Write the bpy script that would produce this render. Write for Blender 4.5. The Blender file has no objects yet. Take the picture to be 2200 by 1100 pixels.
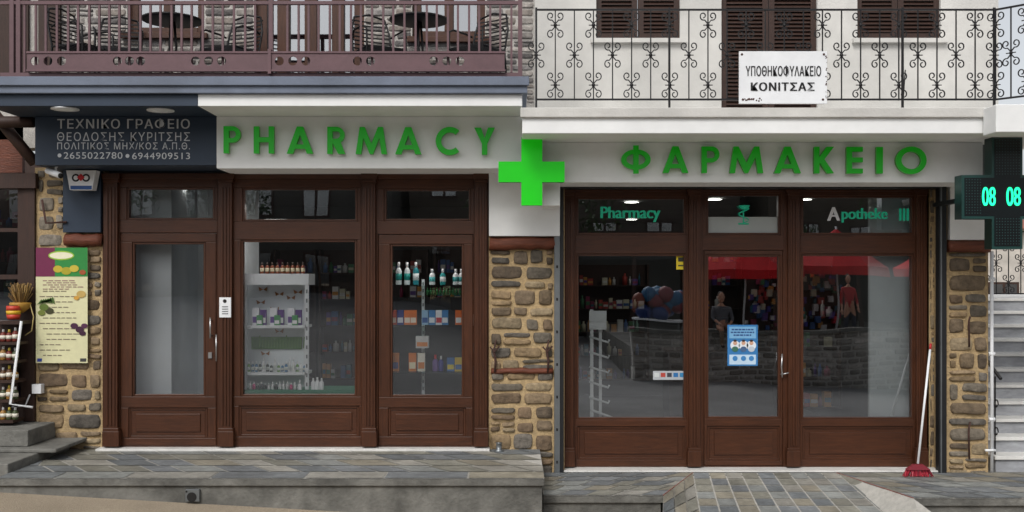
import bpy, math, random
from mathutils import Vector, Matrix, noise as mnoise
R = random.Random(7)
CAMD = 11.0; EYE = 1.8
# facade survey: measurements taken on the photograph are converted to metres at a given depth y
def X(px, y=0.0): return (px-1100)/200.0*(CAMD+y)/CAMD
def Z(py, y=0.0): return EYE+(600-py)/200.0*(CAMD+y)/CAMD
def S(r,g,b):
    f=lambda c:(c/255/12.92) if c/255<=0.04045 else ((c/255+0.055)/1.055)**2.4
    return (f(r),f(g),f(b))
def road_z(x,y=0):
    z=-0.43-0.0567*max(-9,min(9,x))
    s=lambda t:(lambda u:u*u*(3-2*u))(max(0,min(1,t)))
    return z+1.15*s((-y-12.5)/17)*s((1.5-x)/7)

MATS={}
def mat(name,col=(.5,.5,.5),rough=.6,var=.12,ns=8,st=(1,1,1),bump=.1,bs=60,metal=0,attr=False,emit=0,spec=.5,stain=.1,ss=1.5,coat=0):
    m=bpy.data.materials.new(name); m.use_nodes=True; nt=m.node_tree; n=nt.nodes; L=nt.links
    b=n['Principled BSDF']
    tc=n.new('ShaderNodeTexCoord'); mp=n.new('ShaderNodeMapping'); mp.inputs['Scale'].default_value=st
    L.new(tc.outputs['Object'],mp.inputs['Vector'])
    n1=n.new('ShaderNodeTexNoise'); n1.inputs['Scale'].default_value=ns; n1.inputs['Detail'].default_value=6; n1.inputs['Roughness'].default_value=.65
    L.new(mp.outputs[0],n1.inputs['Vector'])
    n2=n.new('ShaderNodeTexNoise'); n2.inputs['Scale'].default_value=ss; n2.inputs['Detail'].default_value=4
    L.new(tc.outputs['Object'],n2.inputs['Vector'])
    r1=n.new('ShaderNodeMapRange'); r1.inputs[1].default_value=.3; r1.inputs[2].default_value=.7; r1.inputs[3].default_value=1-var; r1.inputs[4].default_value=1+var
    r2=n.new('ShaderNodeMapRange'); r2.inputs[1].default_value=.35; r2.inputs[2].default_value=.65; r2.inputs[3].default_value=1-stain; r2.inputs[4].default_value=1+stain*.4
    L.new(n1.outputs[0],r1.inputs[0]); L.new(n2.outputs[0],r2.inputs[0])
    mu=n.new('ShaderNodeMath'); mu.operation='MULTIPLY'; L.new(r1.outputs[0],mu.inputs[0]); L.new(r2.outputs[0],mu.inputs[1])
    hs=n.new('ShaderNodeHueSaturation'); L.new(mu.outputs[0],hs.inputs['Value'])
    if attr:
        a=n.new('ShaderNodeAttribute'); a.attribute_name='Col'; L.new(a.outputs['Color'],hs.inputs['Color'])
    else: hs.inputs['Color'].default_value=(*col,1)
    L.new(hs.outputs[0],b.inputs['Base Color'])
    b.inputs['Roughness'].default_value=rough; b.inputs['Metallic'].default_value=metal
    b.inputs['Specular IOR Level'].default_value=spec
    if coat: b.inputs['Coat Weight'].default_value=coat; b.inputs['Coat Roughness'].default_value=.25
    if emit:
        L.new(hs.outputs[0],b.inputs['Emission Color']); b.inputs['Emission Strength'].default_value=emit
    if bump:
        n3=n.new('ShaderNodeTexNoise'); n3.inputs['Scale'].default_value=bs; n3.inputs['Detail'].default_value=5
        L.new(mp.outputs[0],n3.inputs['Vector'])
        bp=n.new('ShaderNodeBump'); bp.inputs['Strength'].default_value=bump; bp.inputs['Distance'].default_value=.02
        L.new(n3.outputs[0],bp.inputs['Height']); L.new(bp.outputs[0],b.inputs['Normal'])
    MATS[name]=m; return m
def glassmat(name,fac=.2,tint=(.9,.93,.92)):
    m=bpy.data.materials.new(name); m.use_nodes=True; nt=m.node_tree; n=nt.nodes; L=nt.links
    n.remove(n['Principled BSDF']); o=n['Material Output']
    t=n.new('ShaderNodeBsdfTransparent'); t.inputs[0].default_value=(*tint,1)
    g=n.new('ShaderNodeBsdfGlossy'); g.inputs['Roughness'].default_value=.0; g.inputs[0].default_value=(.95,.97,1,1)
    tc=n.new('ShaderNodeTexCoord'); ns=n.new('ShaderNodeTexNoise'); ns.inputs['Scale'].default_value=.9; ns.inputs['Detail'].default_value=1
    L.new(tc.outputs['Object'],ns.inputs['Vector'])
    bp=n.new('ShaderNodeBump'); bp.inputs['Strength'].default_value=.16; bp.inputs['Distance'].default_value=.03
    L.new(ns.outputs[0],bp.inputs['Height']); L.new(bp.outputs[0],g.inputs['Normal'])
    lw=n.new('ShaderNodeFresnel'); lw.inputs[0].default_value=1.5
    ad=n.new('ShaderNodeMath'); ad.operation='ADD'; ad.use_clamp=True; ad.inputs[1].default_value=fac
    L.new(lw.outputs[0],ad.inputs[0])
    mx=n.new('ShaderNodeMixShader'); L.new(ad.outputs[0],mx.inputs[0]); L.new(t.outputs[0],mx.inputs[1]); L.new(g.outputs[0],mx.inputs[2])
    L.new(mx.outputs[0],o.inputs[0]); MATS[name]=m; return m

# ------------------------------------------------ materials
WV=mat('wood_v',S(70,38,20),.42,.3,6,(9,9,.8),.12,30,stain=.18,spec=.4)
WH=mat('wood_h',S(70,38,20),.42,.3,6,(.8,9,9),.12,30,stain=.18,spec=.4)
WD=mat('wood_dark',S(52,30,20),.6,.3,6,(9,9,1),.2,30)
BEAM=mat('beam_wood',S(104,52,30),.55,.35,5,(.9,8,8),.5,20)
WHITE=mat('white_render',S(233,234,233),.7,.02,6,bump=.04,stain=.06)
WHITE2=mat('white_plaster',S(205,203,198),.85,.05,5,bump=.2,bs=40,stain=.18,ss=1.2)
NAVY=mat('navy_panel',S(35,50,68),.55,.06,5,bump=.03)
SLATEB=mat('slate_blue_trim',S(106,115,132),.6,.1,5,bump=.1,stain=.2)
STONE=mat('stone',attr=True,rough=.85,var=.38,ns=16,bump=.8,bs=26,stain=.15,ss=5)
MORTAR=mat('mortar',S(176,152,114),.95,.25,30,bump=.6,bs=60)
MORTARW=mat('mortar_white',S(182,178,172),.95,.15,30,bump=.5,bs=60)
TILE=mat('paving_tile',attr=True,rough=.6,var=.22,ns=12,bump=.2,bs=40,stain=.22,ss=2.5)
JOINT=mat('paving_joint',S(178,175,168),.95,.15,20,bump=.3)
CONC=mat('concrete',S(108,107,102),.9,.2,8,bump=.5,bs=30,stain=.4,ss=2)
ROAD=mat('road',S(170,155,134),.95,.22,60,bump=.8,bs=90,stain=.25,ss=.6)
ASPH=mat('asphalt',S(125,125,124),.9,.2,30,bump=.5,bs=60,stain=.25,ss=.5)
MARBLE=mat('marble_riser_shaded',S(150,152,156),.5,.3,4,(1,1,3),bump=.05,stain=.25)  # grey darkened so the risers carry painted shade against the treads
SILL=mat('sill_marble',S(212,211,207),.5,.1,6,bump=.05)
MAUVE=mat('railing_mauve',S(100,73,78),.55,.12,10,bump=.05)
IRON=mat('wrought_iron',S(24,23,25),.5,.2,10,bump=.05,metal=.3)
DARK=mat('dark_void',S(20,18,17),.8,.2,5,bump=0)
GREY=mat('grey_metal',S(120,124,126),.4,.08,8,metal=.6,bump=.03)
STEEL=mat('brushed_steel',S(190,190,190),.3,.05,8,metal=.9,bump=.02)
RAILM=mat('shutter_dark',S(45,46,48),.45,.1,8,metal=.5,bump=.03)
GREEN=mat('green_acrylic',S(8,165,16),.35,.06,4,bump=0,emit=.14)
GREENX=mat('green_cross_face',S(8,180,4),.4,.03,3,bump=0,emit=.34,stain=.06)
GSIDE=mat('letter_edge',S(60,120,30),.4,.05,4,bump=0,emit=.1)
TXTW=mat('lettering_grey',S(205,208,210),.5,.03,5,bump=0)
TXTK=mat('lettering_black',S(15,15,18),.6,.05,5,bump=0)
TXTT=mat('lettering_teal',S(20,150,115),.5,.05,5,bump=0,emit=.3)
PAINTW=mat('white_paint',S(232,234,236),.5,.04,6,bump=.03,stain=.08)
LAMP=mat('lamp_glow',(1,.97,.9),.5,0,1,bump=0,emit=9,stain=0)
LED=mat('led_green',S(30,255,170),.5,0,1,bump=0,emit=1.3,stain=0)
LEDBODY=mat('led_case_glow_tint',S(24,62,58),.35,.1,5,bump=0)  # teal edge glow is put into the case colour
COL=mat('painted',attr=True,rough=.5,var=.06,ns=15,bump=.02,stain=.05)
CLOTH=mat('fabric',attr=True,rough=.9,var=.15,ns=12,bump=.1)
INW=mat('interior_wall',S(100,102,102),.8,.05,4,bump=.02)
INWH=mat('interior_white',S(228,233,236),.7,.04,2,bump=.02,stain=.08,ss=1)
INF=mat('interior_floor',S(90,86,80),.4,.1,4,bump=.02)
LEAF=mat('leaves',attr=True,rough=.7,var=.3,ns=6,bump=.1)
GL=glassmat('shop_glass',.28)
GLL=glassmat('shop_glass_clear',.15,(.96,.97,.97))
GLD=glassmat('dark_glass',.25,(.35,.38,.4))
CLEAR=glassmat('shelf_glass',.03,(.8,.92,.88))

class MB:
    def __init__(s,name,parent=None):
        s.n=name;s.p=parent;s.v=[];s.f=[];s.m=[];s.c=[];s.sm=[];s.ml=[]
    def mi(s,m):
        if m not in s.ml: s.ml.append(m)
        return s.ml.index(m)
    def face(s,pts,m,c=(.5,.5,.5),smooth=False):
        b=len(s.v); s.v+= [tuple(p) for p in pts]; s.f.append(tuple(range(b,b+len(pts))))
        s.m.append(s.mi(m)); s.c.append(c); s.sm.append(smooth)
    def idx(s,verts,faces,m,c=(.5,.5,.5),smooth=False):
        b=len(s.v); s.v+=[tuple(p) for p in verts]; k=s.mi(m)
        for f in faces: s.f.append(tuple(b+i for i in f)); s.m.append(k); s.c.append(c); s.sm.append(smooth)
    def box(s,x0,x1,y0,y1,z0,z1,m,c=(.5,.5,.5)):
        if x0>x1:x0,x1=x1,x0
        if y0>y1:y0,y1=y1,y0
        if z0>z1:z0,z1=z1,z0
        V=[(x0,y0,z0),(x1,y0,z0),(x1,y1,z0),(x0,y1,z0),(x0,y0,z1),(x1,y0,z1),(x1,y1,z1),(x0,y1,z1)]
        s.idx(V,[(0,3,2,1),(4,5,6,7),(0,1,5,4),(1,2,6,5),(2,3,7,6),(3,0,4,7)],m,c)
    def pbox(s,a,b,t,u,yf,yb,m,c=(.5,.5,.5)): s.box(X(a,yf),X(b,yf),yf,yb,Z(u,yf),Z(t,yf),m,c)
    def tube(s,pts,r,m,n=6,c=(.5,.5,.5),caps=True,smooth=True):
        pts=[Vector(p) for p in pts]; rs=r if isinstance(r,(list,tuple)) else [r]*len(pts)
        up=None; V=[]
        for i,p in enumerate(pts):
            d=(pts[min(i+1,len(pts)-1)]-pts[max(i-1,0)]).normalized()
            if up is None:
                up=d.cross(Vector((0,0,1)) if abs(d.z)<.9 else Vector((0,1,0))).normalized()
            else: up=(up-d*up.dot(d)).normalized()
            w=d.cross(up)
            for k in range(n):
                a=2*math.pi*(k+.5)/n; V.append(p+(up*math.cos(a)+w*math.sin(a))*rs[i])
        F=[]
        for i in range(len(pts)-1):
            for k in range(n):
                F.append((i*n+k,i*n+(k+1)%n,(i+1)*n+(k+1)%n,(i+1)*n+k))
        if caps: F.append(tuple(range(n-1,-1,-1))); F.append(tuple((len(pts)-1)*n+k for k in range(n)))
        s.idx(V,F,m,c,smooth and n>4)
    def lathe(s,x,y,z,prof,m,n=16,c=(.5,.5,.5)):
        V=[];F=[]
        for (r,h) in prof:
            for k in range(n):
                a=2*math.pi*k/n; V.append((x+r*math.cos(a),y+r*math.sin(a),z+h))
        for i in range(len(prof)-1):
            for k in range(n): F.append((i*n+k,i*n+(k+1)%n,(i+1)*n+(k+1)%n,(i+1)*n+k))
        F.append(tuple(range(n-1,-1,-1))); F.append(tuple((len(prof)-1)*n+k for k in range(n)))
        s.idx(V,F,m,c,True)
    def ball(s,x,y,z,rx,ry,rz,m,c=(.5,.5,.5),n=12):
        V=[];F=[];h=n//2
        for i in range(h+1):
            t=math.pi*i/h
            for k in range(n):
                a=2*math.pi*k/n; V.append((x+rx*math.sin(t)*math.cos(a),y+ry*math.sin(t)*math.sin(a),z-rz*math.cos(t)))
        for i in range(h):
            for k in range(n): F.append((i*n+k,i*n+(k+1)%n,(i+1)*n+(k+1)%n,(i+1)*n+k))
        s.idx(V,F,m,c,True)
    def disc(s,x,y,z,r,m,c=(.5,.5,.5),n=20,axis='y',rz=None):
        rz=rz or r
        P=[(x+r*math.cos(2*math.pi*k/n),y,z+rz*math.sin(2*math.pi*k/n)) if axis=='y' else (x+r*math.cos(2*math.pi*k/n),y+rz*math.sin(2*math.pi*k/n),z) for k in range(n)]
        s.face(P,m,c)
    def done(s,bevel=0,seg=2):
        me=bpy.data.meshes.new(s.n); me.from_pydata(s.v,[],s.f)
        for m in s.ml: me.materials.append(m)
        me.polygons.foreach_set('material_index',s.m); me.polygons.foreach_set('use_smooth',s.sm)
        at=me.color_attributes.new('Col','FLOAT_COLOR','CORNER'); d=[]
        for f,c in zip(s.f,s.c): d+= [c[0],c[1],c[2],1.0]*len(f)
        at.data.foreach_set('color',d); me.update()
        o=bpy.data.objects.new(s.n,me); bpy.context.collection.objects.link(o)
        if s.p: o.parent=s.p
        if bevel:
            b=o.modifiers.new('bevel','BEVEL'); b.width=bevel; b.segments=seg; b.limit_method='ANGLE'
        return o
def empty(name,loc=(0,0,0)):
    e=bpy.data.objects.new(name,None); bpy.context.collection.objects.link(e); e.empty_display_size=.2; return e
def text(name,s,a,b,t,u,y,m,parent,bold=0,ext=.001,font_sp=1.0):
    """bold: extra stroke width in em, made from sideways-shifted layers"""
    reps=[0] if not bold else [-1,-.33,.33,1]
    for i,q in enumerate(reps):
        cu=bpy.data.curves.new(name,'FONT'); cu.body=s; cu.size=1; cu.space_character=font_sp
        o=bpy.data.objects.new(name if i==0 else name+'_stroke',cu); bpy.context.collection.objects.link(o)
        bpy.context.view_layer.update()
        bb=[Vector(c) for c in o.bound_box]; x0=min(v.x for v in bb)-bold;x1=max(v.x for v in bb)+bold;y0=min(v.y for v in bb);y1=max(v.y for v in bb)
        tx0,tx1=X(a,y),X(b,y); tz0,tz1=Z(u,y),Z(t,y)
        sx=(tx1-tx0)/max(x1-x0,1e-4); sy=(tz1-tz0)/max(y1-y0,1e-4)
        cu.extrude=ext
        o.rotation_euler=(math.pi/2,0,0); o.scale=(sx,sy,1); o.location=(tx0-x0*sx+q*bold*sx,y-i*.0007,tz0-y0*sy)
        cu.materials.append(m); o.parent=parent
def shape(name,polys,x,z,sx,sz,yf,depth,m,parent,bev=0):
    cu=bpy.data.curves.new(name,'CURVE'); cu.dimensions='2D'; cu.fill_mode='BOTH'; cu.extrude=depth/2; cu.bevel_depth=bev; 
    for P in polys:
        sp=cu.splines.new('POLY'); sp.points.add(len(P)-1); sp.use_cyclic_u=True
        for i,(u,v) in enumerate(P): sp.points[i].co=(u*sx,v*sz,0,1)
    o=bpy.data.objects.new(name,cu); bpy.context.collection.objects.link(o)
    o.rotation_euler=(math.pi/2,0,0); o.location=(x,yf+depth/2,z); cu.materials.append(m); o.parent=parent; return o
def wall(mb,x0,x1,z0,z1,yf,yb,ops,m):
    xs=sorted(set([x0,x1]+[v for o in ops for v in o[:2] if x0<v<x1])); zs=sorted(set([z0,z1]+[v for o in ops for v in o[2:4] if z0<v<z1]))
    for i in range(len(xs)-1):
        run=None
        for j in range(len(zs)-1):
            cx=(xs[i]+xs[i+1])/2; cz=(zs[j]+zs[j+1])/2
            hole=any(o[0]<cx<o[1] and o[2]<cz<o[3] for o in ops)
            if hole:
                if run is not None: mb.box(xs[i],xs[i+1],yf,yb,run,zs[j],m); run=None
            elif run is None: run=zs[j]
        if run is not None: mb.box(xs[i],xs[i+1],yf,yb,run,zs[-1],m)
GRID=[-1,-.93,-.8,-.3,.3,.8,.93,1]
def one_stone(mb,x0,x1,z0,z1,y,rel,c,rnd=.25):
    n=len(GRID); V=[]; w,h=x1-x0,z1-z0; j_=min(.018,h*.14)*(rnd*2.2)
    C=[(x0+R.uniform(0,j_),z0+R.uniform(0,j_)),(x1-R.uniform(0,j_),z0+R.uniform(0,j_)),(x1-R.uniform(0,j_),z1-R.uniform(0,j_)),(x0+R.uniform(0,j_),z1-R.uniform(0,j_))]
    t1=R.uniform(-.35,.35)*rel; t2=R.uniform(-.3,.3)*rel; sd=R.random()*99; base=rel*R.uniform(.7,1.15)
    for v in GRID:
        for u in GRID:
            e=max(abs(u),abs(v)); corner=abs(u*v)
            k=1-rnd*.55*max(0,corner-.45)
            uu,vv=u*k,v*k
            a,b=(uu+1)/2,(vv+1)/2
            px=(C[0][0]*(1-a)+C[1][0]*a)*(1-b)+(C[3][0]*(1-a)+C[2][0]*a)*b
            pz=(C[0][1]*(1-a)+C[1][1]*a)*(1-b)+(C[3][1]*(1-a)+C[2][1]*a)*b
            nz=mnoise.noise(Vector((px*9,pz*9,sd)))
            px+=nz*.010*rnd*2; pz+=mnoise.noise(Vector((px*8,pz*8,sd+7)))*.012*rnd*2
            d=0 if e>.99 else (base*(.72 if e>.9 else 1)+nz*rel*.55+t1*u+t2*v)
            V.append((px,y-d if e<=.99 else y+.006,pz))
    F=[(j*n+i,j*n+i+1,(j+1)*n+i+1,(j+1)*n+i) for j in range(n-1) for i in range(n-1)]
    mb.idx(V,F,STONE,c,True)
def stones(mb,x0,x1,z0,z1,y,rh,rw,cols,rel=.02,gap=.012,ops=(),rnd=.25):
    z=z0
    while z<z1-.02:
        h=R.uniform(*rh)
        if z+h>z1-.05: h=z1-z
        x=x0-R.uniform(0,.08)
        while x<x1-.01:
            w=R.uniform(*rw)
            if x+w>x1-rw[0]*.5: w=x1-x
            for o in ops:
                if z+h*.5>o[2] and z+h*.5<o[3]:
                    if x<o[0] and x+w>o[0]-.03: w=o[0]-x
            skip=False
            for o in ops:
                if z+h*.5>o[2] and z+h*.5<o[3] and o[0]-.005<=x<o[1]: x=o[1]; skip=True
            if skip: continue
            xa=max(x,x0)
            if x+w-xa>.03:
                def cc():
                    c=R.choice(cols); k=R.uniform(.7,1.25); return tuple(v*k for v in c)
                dz=R.uniform(-.012,.012) if rnd>.3 else 0
                if h>rh[0]*1.35 and R.random()<.35 and w<rw[1]*.85:
                    f=R.uniform(.38,.62)
                    one_stone(mb,xa+gap/2,x+w-gap/2,z+gap/2,z+h*f-gap/2,y,rel,cc(),rnd); one_stone(mb,xa+gap/2,x+w-gap/2,z+h*f+gap/2,z+h-gap/2,y,rel,cc(),rnd)
                else: one_stone(mb,xa+gap/2,x+w-gap/2,z+gap/2+dz,z+h-gap/2+dz,y,rel,cc(),rnd)
            x+=w
        z+=h
SC=[S(118,102,82),S(104,96,84),S(134,114,86),S(112,94,74),S(98,92,84),S(130,112,88),S(144,128,102),S(92,80,66),S(116,108,96)]
BC=[S(122,118,116),S(142,136,131),S(106,102,100),S(132,124,117),S(150,144,138)]

# ======================================================= GROUND
g=MB('ground')
xs=[-160,-60,-25,-17,-12,-9,-7,-5.5,-4,-3,-2,-1,0,1,2,3,6,9,25,60,160]; ys=[-160,-60,-40,-31,-29,-27,-25,-23,-21,-19,-17,-15,-13,-12,-8,-5,-3.2,0,6,20,60,160]
for i in range(len(xs)-1):
    for j in range(len(ys)-1):
        P=[(xs[a],ys[b],road_z(xs[a],ys[b])) for a,b in ((i,j),(i+1,j),(i+1,j+1),(i,j+1))]
        g.face(P,ROAD if ys[j]>=-5 else ASPH,smooth=True)
g.done()
TC=[S(134,136,133),S(116,119,121),S(146,143,135),S(128,126,116),S(110,114,116),S(140,134,120)]
def tilepatch(mb,c,nu,nv,shear=0,gap=.012,stag=True,dz=.006):
    c=[Vector(p) for p in c]
    def P(u,v):
        p=(c[0]*(1-u)+c[1]*u)*(1-v)+(c[3]*(1-u)+c[2]*u)*v; return p+Vector((0,0,dz))
    mb.face(c,JOINT)
    lu=(c[1]-c[0]).length; lv=(c[3]-c[0]).length; gu=gap/lu; gv=gap/lv
    for j in range(nv):
        o=R.uniform(0,1)/nu if stag else 0
        u=-o-(abs(shear)/nu)
        while u<1:
            w=R.uniform(.75,1.25)/nu if stag else 1/nu
            v0,v1=j/nv+gv/2,(j+1)/nv-gv/2; sh=shear/nu
            a,b=u+gu/2,u+w-gu/2
            q=[(a,v0),(b,v0),(b+sh,v1),(a+sh,v1)]
            q=[(min(1,max(0,x)),y) for x,y in q]
            if q[1][0]-q[0][0]>.002 or q[2][0]-q[3][0]>.002:
                k=R.uniform(.8,1.15); cc=R.choice(TC)
                mb.face([P(*t) for t in q],TILE,tuple(v*k for v in cc))
            u+=w
# left raised pavement
XL0,XL1=-4.72,.278
pv=MB('pavement')
pv.box(XL0,XL1,-1.57,.1,-1.1,-.10,CONC)
pv.box(XL0-.02,XL1+.02,-1.6,.08,-.098,-.036,CONC)
tilepatch(pv,[(XL0-.02,-1.28,-.031),(XL1+.02,-1.28,-.031),(XL1+.02,.0,-.031),(XL0-.02,.0,-.031)],13,4,shear=-.6,gap=.022)
tilepatch(pv,[(XL0-.02,-1.6,-.031),(XL1+.02,-1.6,-.031),(XL1+.02,-1.285,-.031),(XL0-.02,-1.285,-.031)],7,1,shear=0,gap=.016)
pv.done(.004,1)
# right lower pavement + ramp
rp=MB('pavement'); ZR=-.27
a1=X(1425,-1.2); a0=X(1490,-.1); b0=X(1800,-.1); b1=X(1960,-1.3)
rp.box(.3,a1-.02,-1.17,.3,-1.3,ZR-.07,CONC); rp.box(.3,a1,-1.2,.3,ZR-.068,ZR-.006,CONC)
tilepatch(rp,[(.3,-1.2,ZR),(a1,-1.2,ZR),(a0,-.06,ZR),(.3,-.06,ZR)],5,5,shear=.4,gap=.018)
rp.box(b1+.02,9,-1.3,.3,-1.5,ZR-.07,CONC); rp.box(b1,9,-1.33,.3,ZR-.068,ZR-.006,CONC)
tilepatch(rp,[(b1,-1.33,ZR),(6.6,-1.33,ZR),(6.6,-.06,ZR),(b0,-.06,ZR)],9,5,shear=-.4,gap=.018)
rp.box(a1-.02,b1+.02,-.14,.3,-1.4,ZR-.008,CONC)
rz=-.60; yf=-2.1
tilepatch(rp,[(a1+.25,yf,rz),(b1-.15,yf,rz),(b0,-.06,ZR),(a0,-.06,ZR)],9,11,stag=False,gap=.018)
tilepatch(rp,[(a1-.15,yf,rz),(a1+.25,yf,rz),(a0,-.06,ZR+.001),(a1,-1.2,ZR)],3,6,stag=False)
tilepatch(rp,[(b1-.15,yf,rz),(b1+.35,yf,rz),(b1,-1.33,ZR),(b0,-.06,ZR+.001)],3,6,stag=False)
RED=mat('red_marking',S(140,84,74),.8,.2,20,bump=0)
rp.tube([(a0,-.06,ZR+.004),(a1,-1.2,ZR+.004)],.005,RED,4)
rp.tube([(b0,-.06,ZR+.004),(b1,-1.33,ZR+.004)],.005,RED,4)
rp.done()

# ======================================================= LEFT BUILDING
LB=empty('stone_building')
ZS=Z(168,-1.25)     # left balcony floor
TOP=7.2
w=MB('upper_wall',LB)
ops=[(X(272),X(437),Z(72),5.4),(X(545),X(782),ZS,5.9),(X(885),X(1042),Z(80),5.4)]
XB=X(1120); XE=X(1148)
wall(w,X(-40),XE,ZS-.5,TOP,.02,.3,ops,MORTARW)
stones(w,X(130),XE,ZS-.02,Z(-90),.02,(.055,.09),(.16,.38),BC,rel=.014,gap=.015,ops=ops,rnd=.2)
w.pbox(82,128,-90,200,-.03,.02,WD); w.pbox(-40,60,-90,200,-.02,.02,WD)
w.done()
def casement(mb,x0,x1,z0,z1,y,m=WV,mull=1,fw=.09,glass=GLD,trans=None):
    mb.box(x0,x0+fw,y,y+.08,z0,z1,m); mb.box(x1-fw,x1,y,y+.08,z0,z1,m)
    mb.box(x0+fw,x1-fw,y,y+.08,z1-fw,z1,WH); mb.box(x0+fw,x1-fw,y,y+.08,z0,z0+fw,WH)
    for k in range(mull):
        c=x0+(x1-x0)*(k+1)/(mull+1); mb.box(c-fw*.55,c+fw*.55,y-.004,y+.076,z0+fw,z1-fw,m)
    if trans: mb.box(x0+fw,x1-fw,y-.002,y+.07,trans,trans+fw*.7,WH)
    mb.box(x0+fw*.5,x1-fw*.5,y+.04,y+.05,z0+fw*.5,z1-fw*.5,glass)
ww=MB('upper_windows',LB)
o=ops[0]; casement(ww,o[0],o[1],o[2],o[3],.1); ww.box(o[0]-.05,o[1]+.05,-.05,.1,o[2]-.06,o[2],WH)
o=ops[2]; casement(ww,o[0],o[1],o[2],o[3],.1); ww.box(o[0]-.05,o[1]+.05,-.05,.1,o[2]-.06,o[2],WH)
o=ops[1]; casement(ww,o[0],o[1],o[2],o[3],.1,fw=.12,trans=ZS+.35,mull=3)
ww.box(X(272),X(1042),.6,.62,ZS,TOP,INW)
ww.done(.004,1)
# curtains
cu=MB('curtains',LB)
for (a,b) in ((300,350),(372,412),(910,950),(590,640)):
    for k in range(6):
        q=(b-a)/6; cu.pbox(a+q*k,a+q*(k+1),-300,150,.28+.012*(k%2),.31,INWH)
cu.done()
# slab and fascia
sl=MB('balcony_slab',LB)
sl.box(X(-30,-1.25),X(1133,-1.25),-1.25,.02,Z(200,-1.25),ZS,SLATEB)
sl.box(X(-30,-1.25),X(1137,-1.28),-1.28,-1.24,Z(183,-1.28),ZS+.012,SLATEB)
XN=X(425,-1.2)
sl.box(X(-30,-1.2),XN,-1.2,.02,Z(228,-1.2),Z(200,-1.25)-.001,NAVY)
sl.box(XN+.001,X(1122,-1.2),-1.2,.02,Z(228,-1.2),Z(200,-1.25)-.001,WHITE)
sl.done(.004,1)
ZSB=Z(228,-1.2)
sb=MB('sign_fascia',LB)
sb.box(X(75,-.58),XN,-.58,.02,Z(355,-.58),ZSB-.001,NAVY)
sb.box(XN+.001,X(1122,-1.2),-.583,.02,Z(362,-.58),ZSB-.001,WHITE)
sb.done(.004,1)
dl=MB('downlights',LB)
for px,py in ((140,233),(345,236)):
    d=(ZSB-EYE)*2200/(600-py)-11
    dl.lathe(X(px,d),d,ZSB-.012,[(.13,0),(.13,.012)],PAINTW,20); dl.disc(X(px,d),d,ZSB-.014,.09,INWH,axis='z')
dl.done()
# lower walls
lw=MB('lower_stone_walls',LB)
lw.box(X(1050),X(1192),.01,.35,-.6,Z(508),MORTAR)
stones(lw,X(1052),X(1190),-.32,Z(536),.01,(.085,.21),(.16,.44),SC,rel=.026,gap=.017,rnd=.42)
lw.box(X(74),X(221),.01,.35,-.2,Z(360),MORTAR)
stones(lw,X(78),X(219),-.1,Z(532),.01,(.085,.2),(.15,.4),SC,rel=.026,gap=.018,rnd=.45)
stones(lw,X(78),X(138),Z(532),Z(362),.01,(.1,.2),(.12,.3),[S(120,112,100),S(138,130,118)],rel=.02,gap=.02,rnd=.5)
lw.done()
lt=MB('navy_and_white_panels',LB)
lt.box(X(140),X(221),-.06,.01,Z(500),Z(345),NAVY)
lt.box(X(1051),X(1202),-.1,.01,Z(508),Z(345),WHITE)
lt.box(X(1166,-.55),X(1203,-.55),-.55,-.101,Z(442,-.55),Z(380,-.55),WHITE)
lt.done(.004,1)
bm=MB('timber_beams',LB)
def log(mb,a,b,py,r,y=-.02,m=BEAM):
    n=9; pts=[];rs=[]
    for i in range(n):
        t=i/(n-1); pts.append((X(a)+(X(b)-X(a))*t,y+R.uniform(-.006,.006),Z(py)+R.uniform(-.008,.008))); rs.append(r*R.uniform(.9,1.1))
    mb.tube(pts,rs,m,10)
log(bm,1052,1191,523,.07); log(bm,142,221,516,.07)
log(bm,1055,1188,797,.03,-.01)
bm.done()
an=MB('wall_anchors',LB)
RUST=mat('rusty_iron',S(70,45,38),.8,.3,20,bump=.3)
for px in (1063,1176):
    x=X(px); z=Z(765)
    an.tube([(x,-.05,z-.17),(x+.01,-.06,z-.05),(x-.01,-.06,z+.06),(x+.015,-.05,z+.18)],[.01,.014,.014,.008],RUST,6)
    an.tube([(x-.05,-.05,z+.1),(x,-.07,z+.05),(x+.05,-.05,z+.11)],.01,RUST,6)
an.tube([(X(95),-.05,Z(430)),(X(105),-.07,Z(480)),(X(150),-.08,Z(478))],.012,RUST,6)
an.done()

# ------------------------------------------------ generic storefront
def frame(mb,x0,x1,py0,py1,y,holes,yd,bead=True):
    """plate of timber with openings; all values surveyed in photo units at depth y"""
    hs=sorted(holes,key=lambda h:h[2]); cur=py0
    for h in hs:
        mb.pbox(x0,x1,cur,h[2],y,y+yd,WH); 
        mb.pbox(x0,h[0],h[2],h[3],y,y+yd,WV); mb.pbox(h[1],x1,h[2],h[3],y,y+yd,WV)
        if bead and h[4]!='leaf':
            k=5; yy=y+.015
            mb.pbox(h[0],h[0]+k,h[2],h[3],yy,y+yd-.003,WV); mb.pbox(h[1]-k,h[1],h[2],h[3],yy,y+yd-.003,WV)
            mb.pbox(h[0]+k,h[1]-k,h[2],h[2]+k,yy,y+yd-.003,WH); mb.pbox(h[0]+k,h[1]-k,h[3]-k,h[3],yy,y+yd-.003,WH)
        if h[4]=='panel':
            mb.pbox(h[0]+5,h[1]-5,h[2]+5,h[3]-5,y+.025,y+yd-.004,WH)
            mb.pbox(h[0]+16,h[1]-16,h[2]+13,h[3]-13,y+.012,y+.024,WH)
        cur=h[3]
    mb.pbox(x0,x1,cur,py1,y,y+yd,WH)
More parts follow.
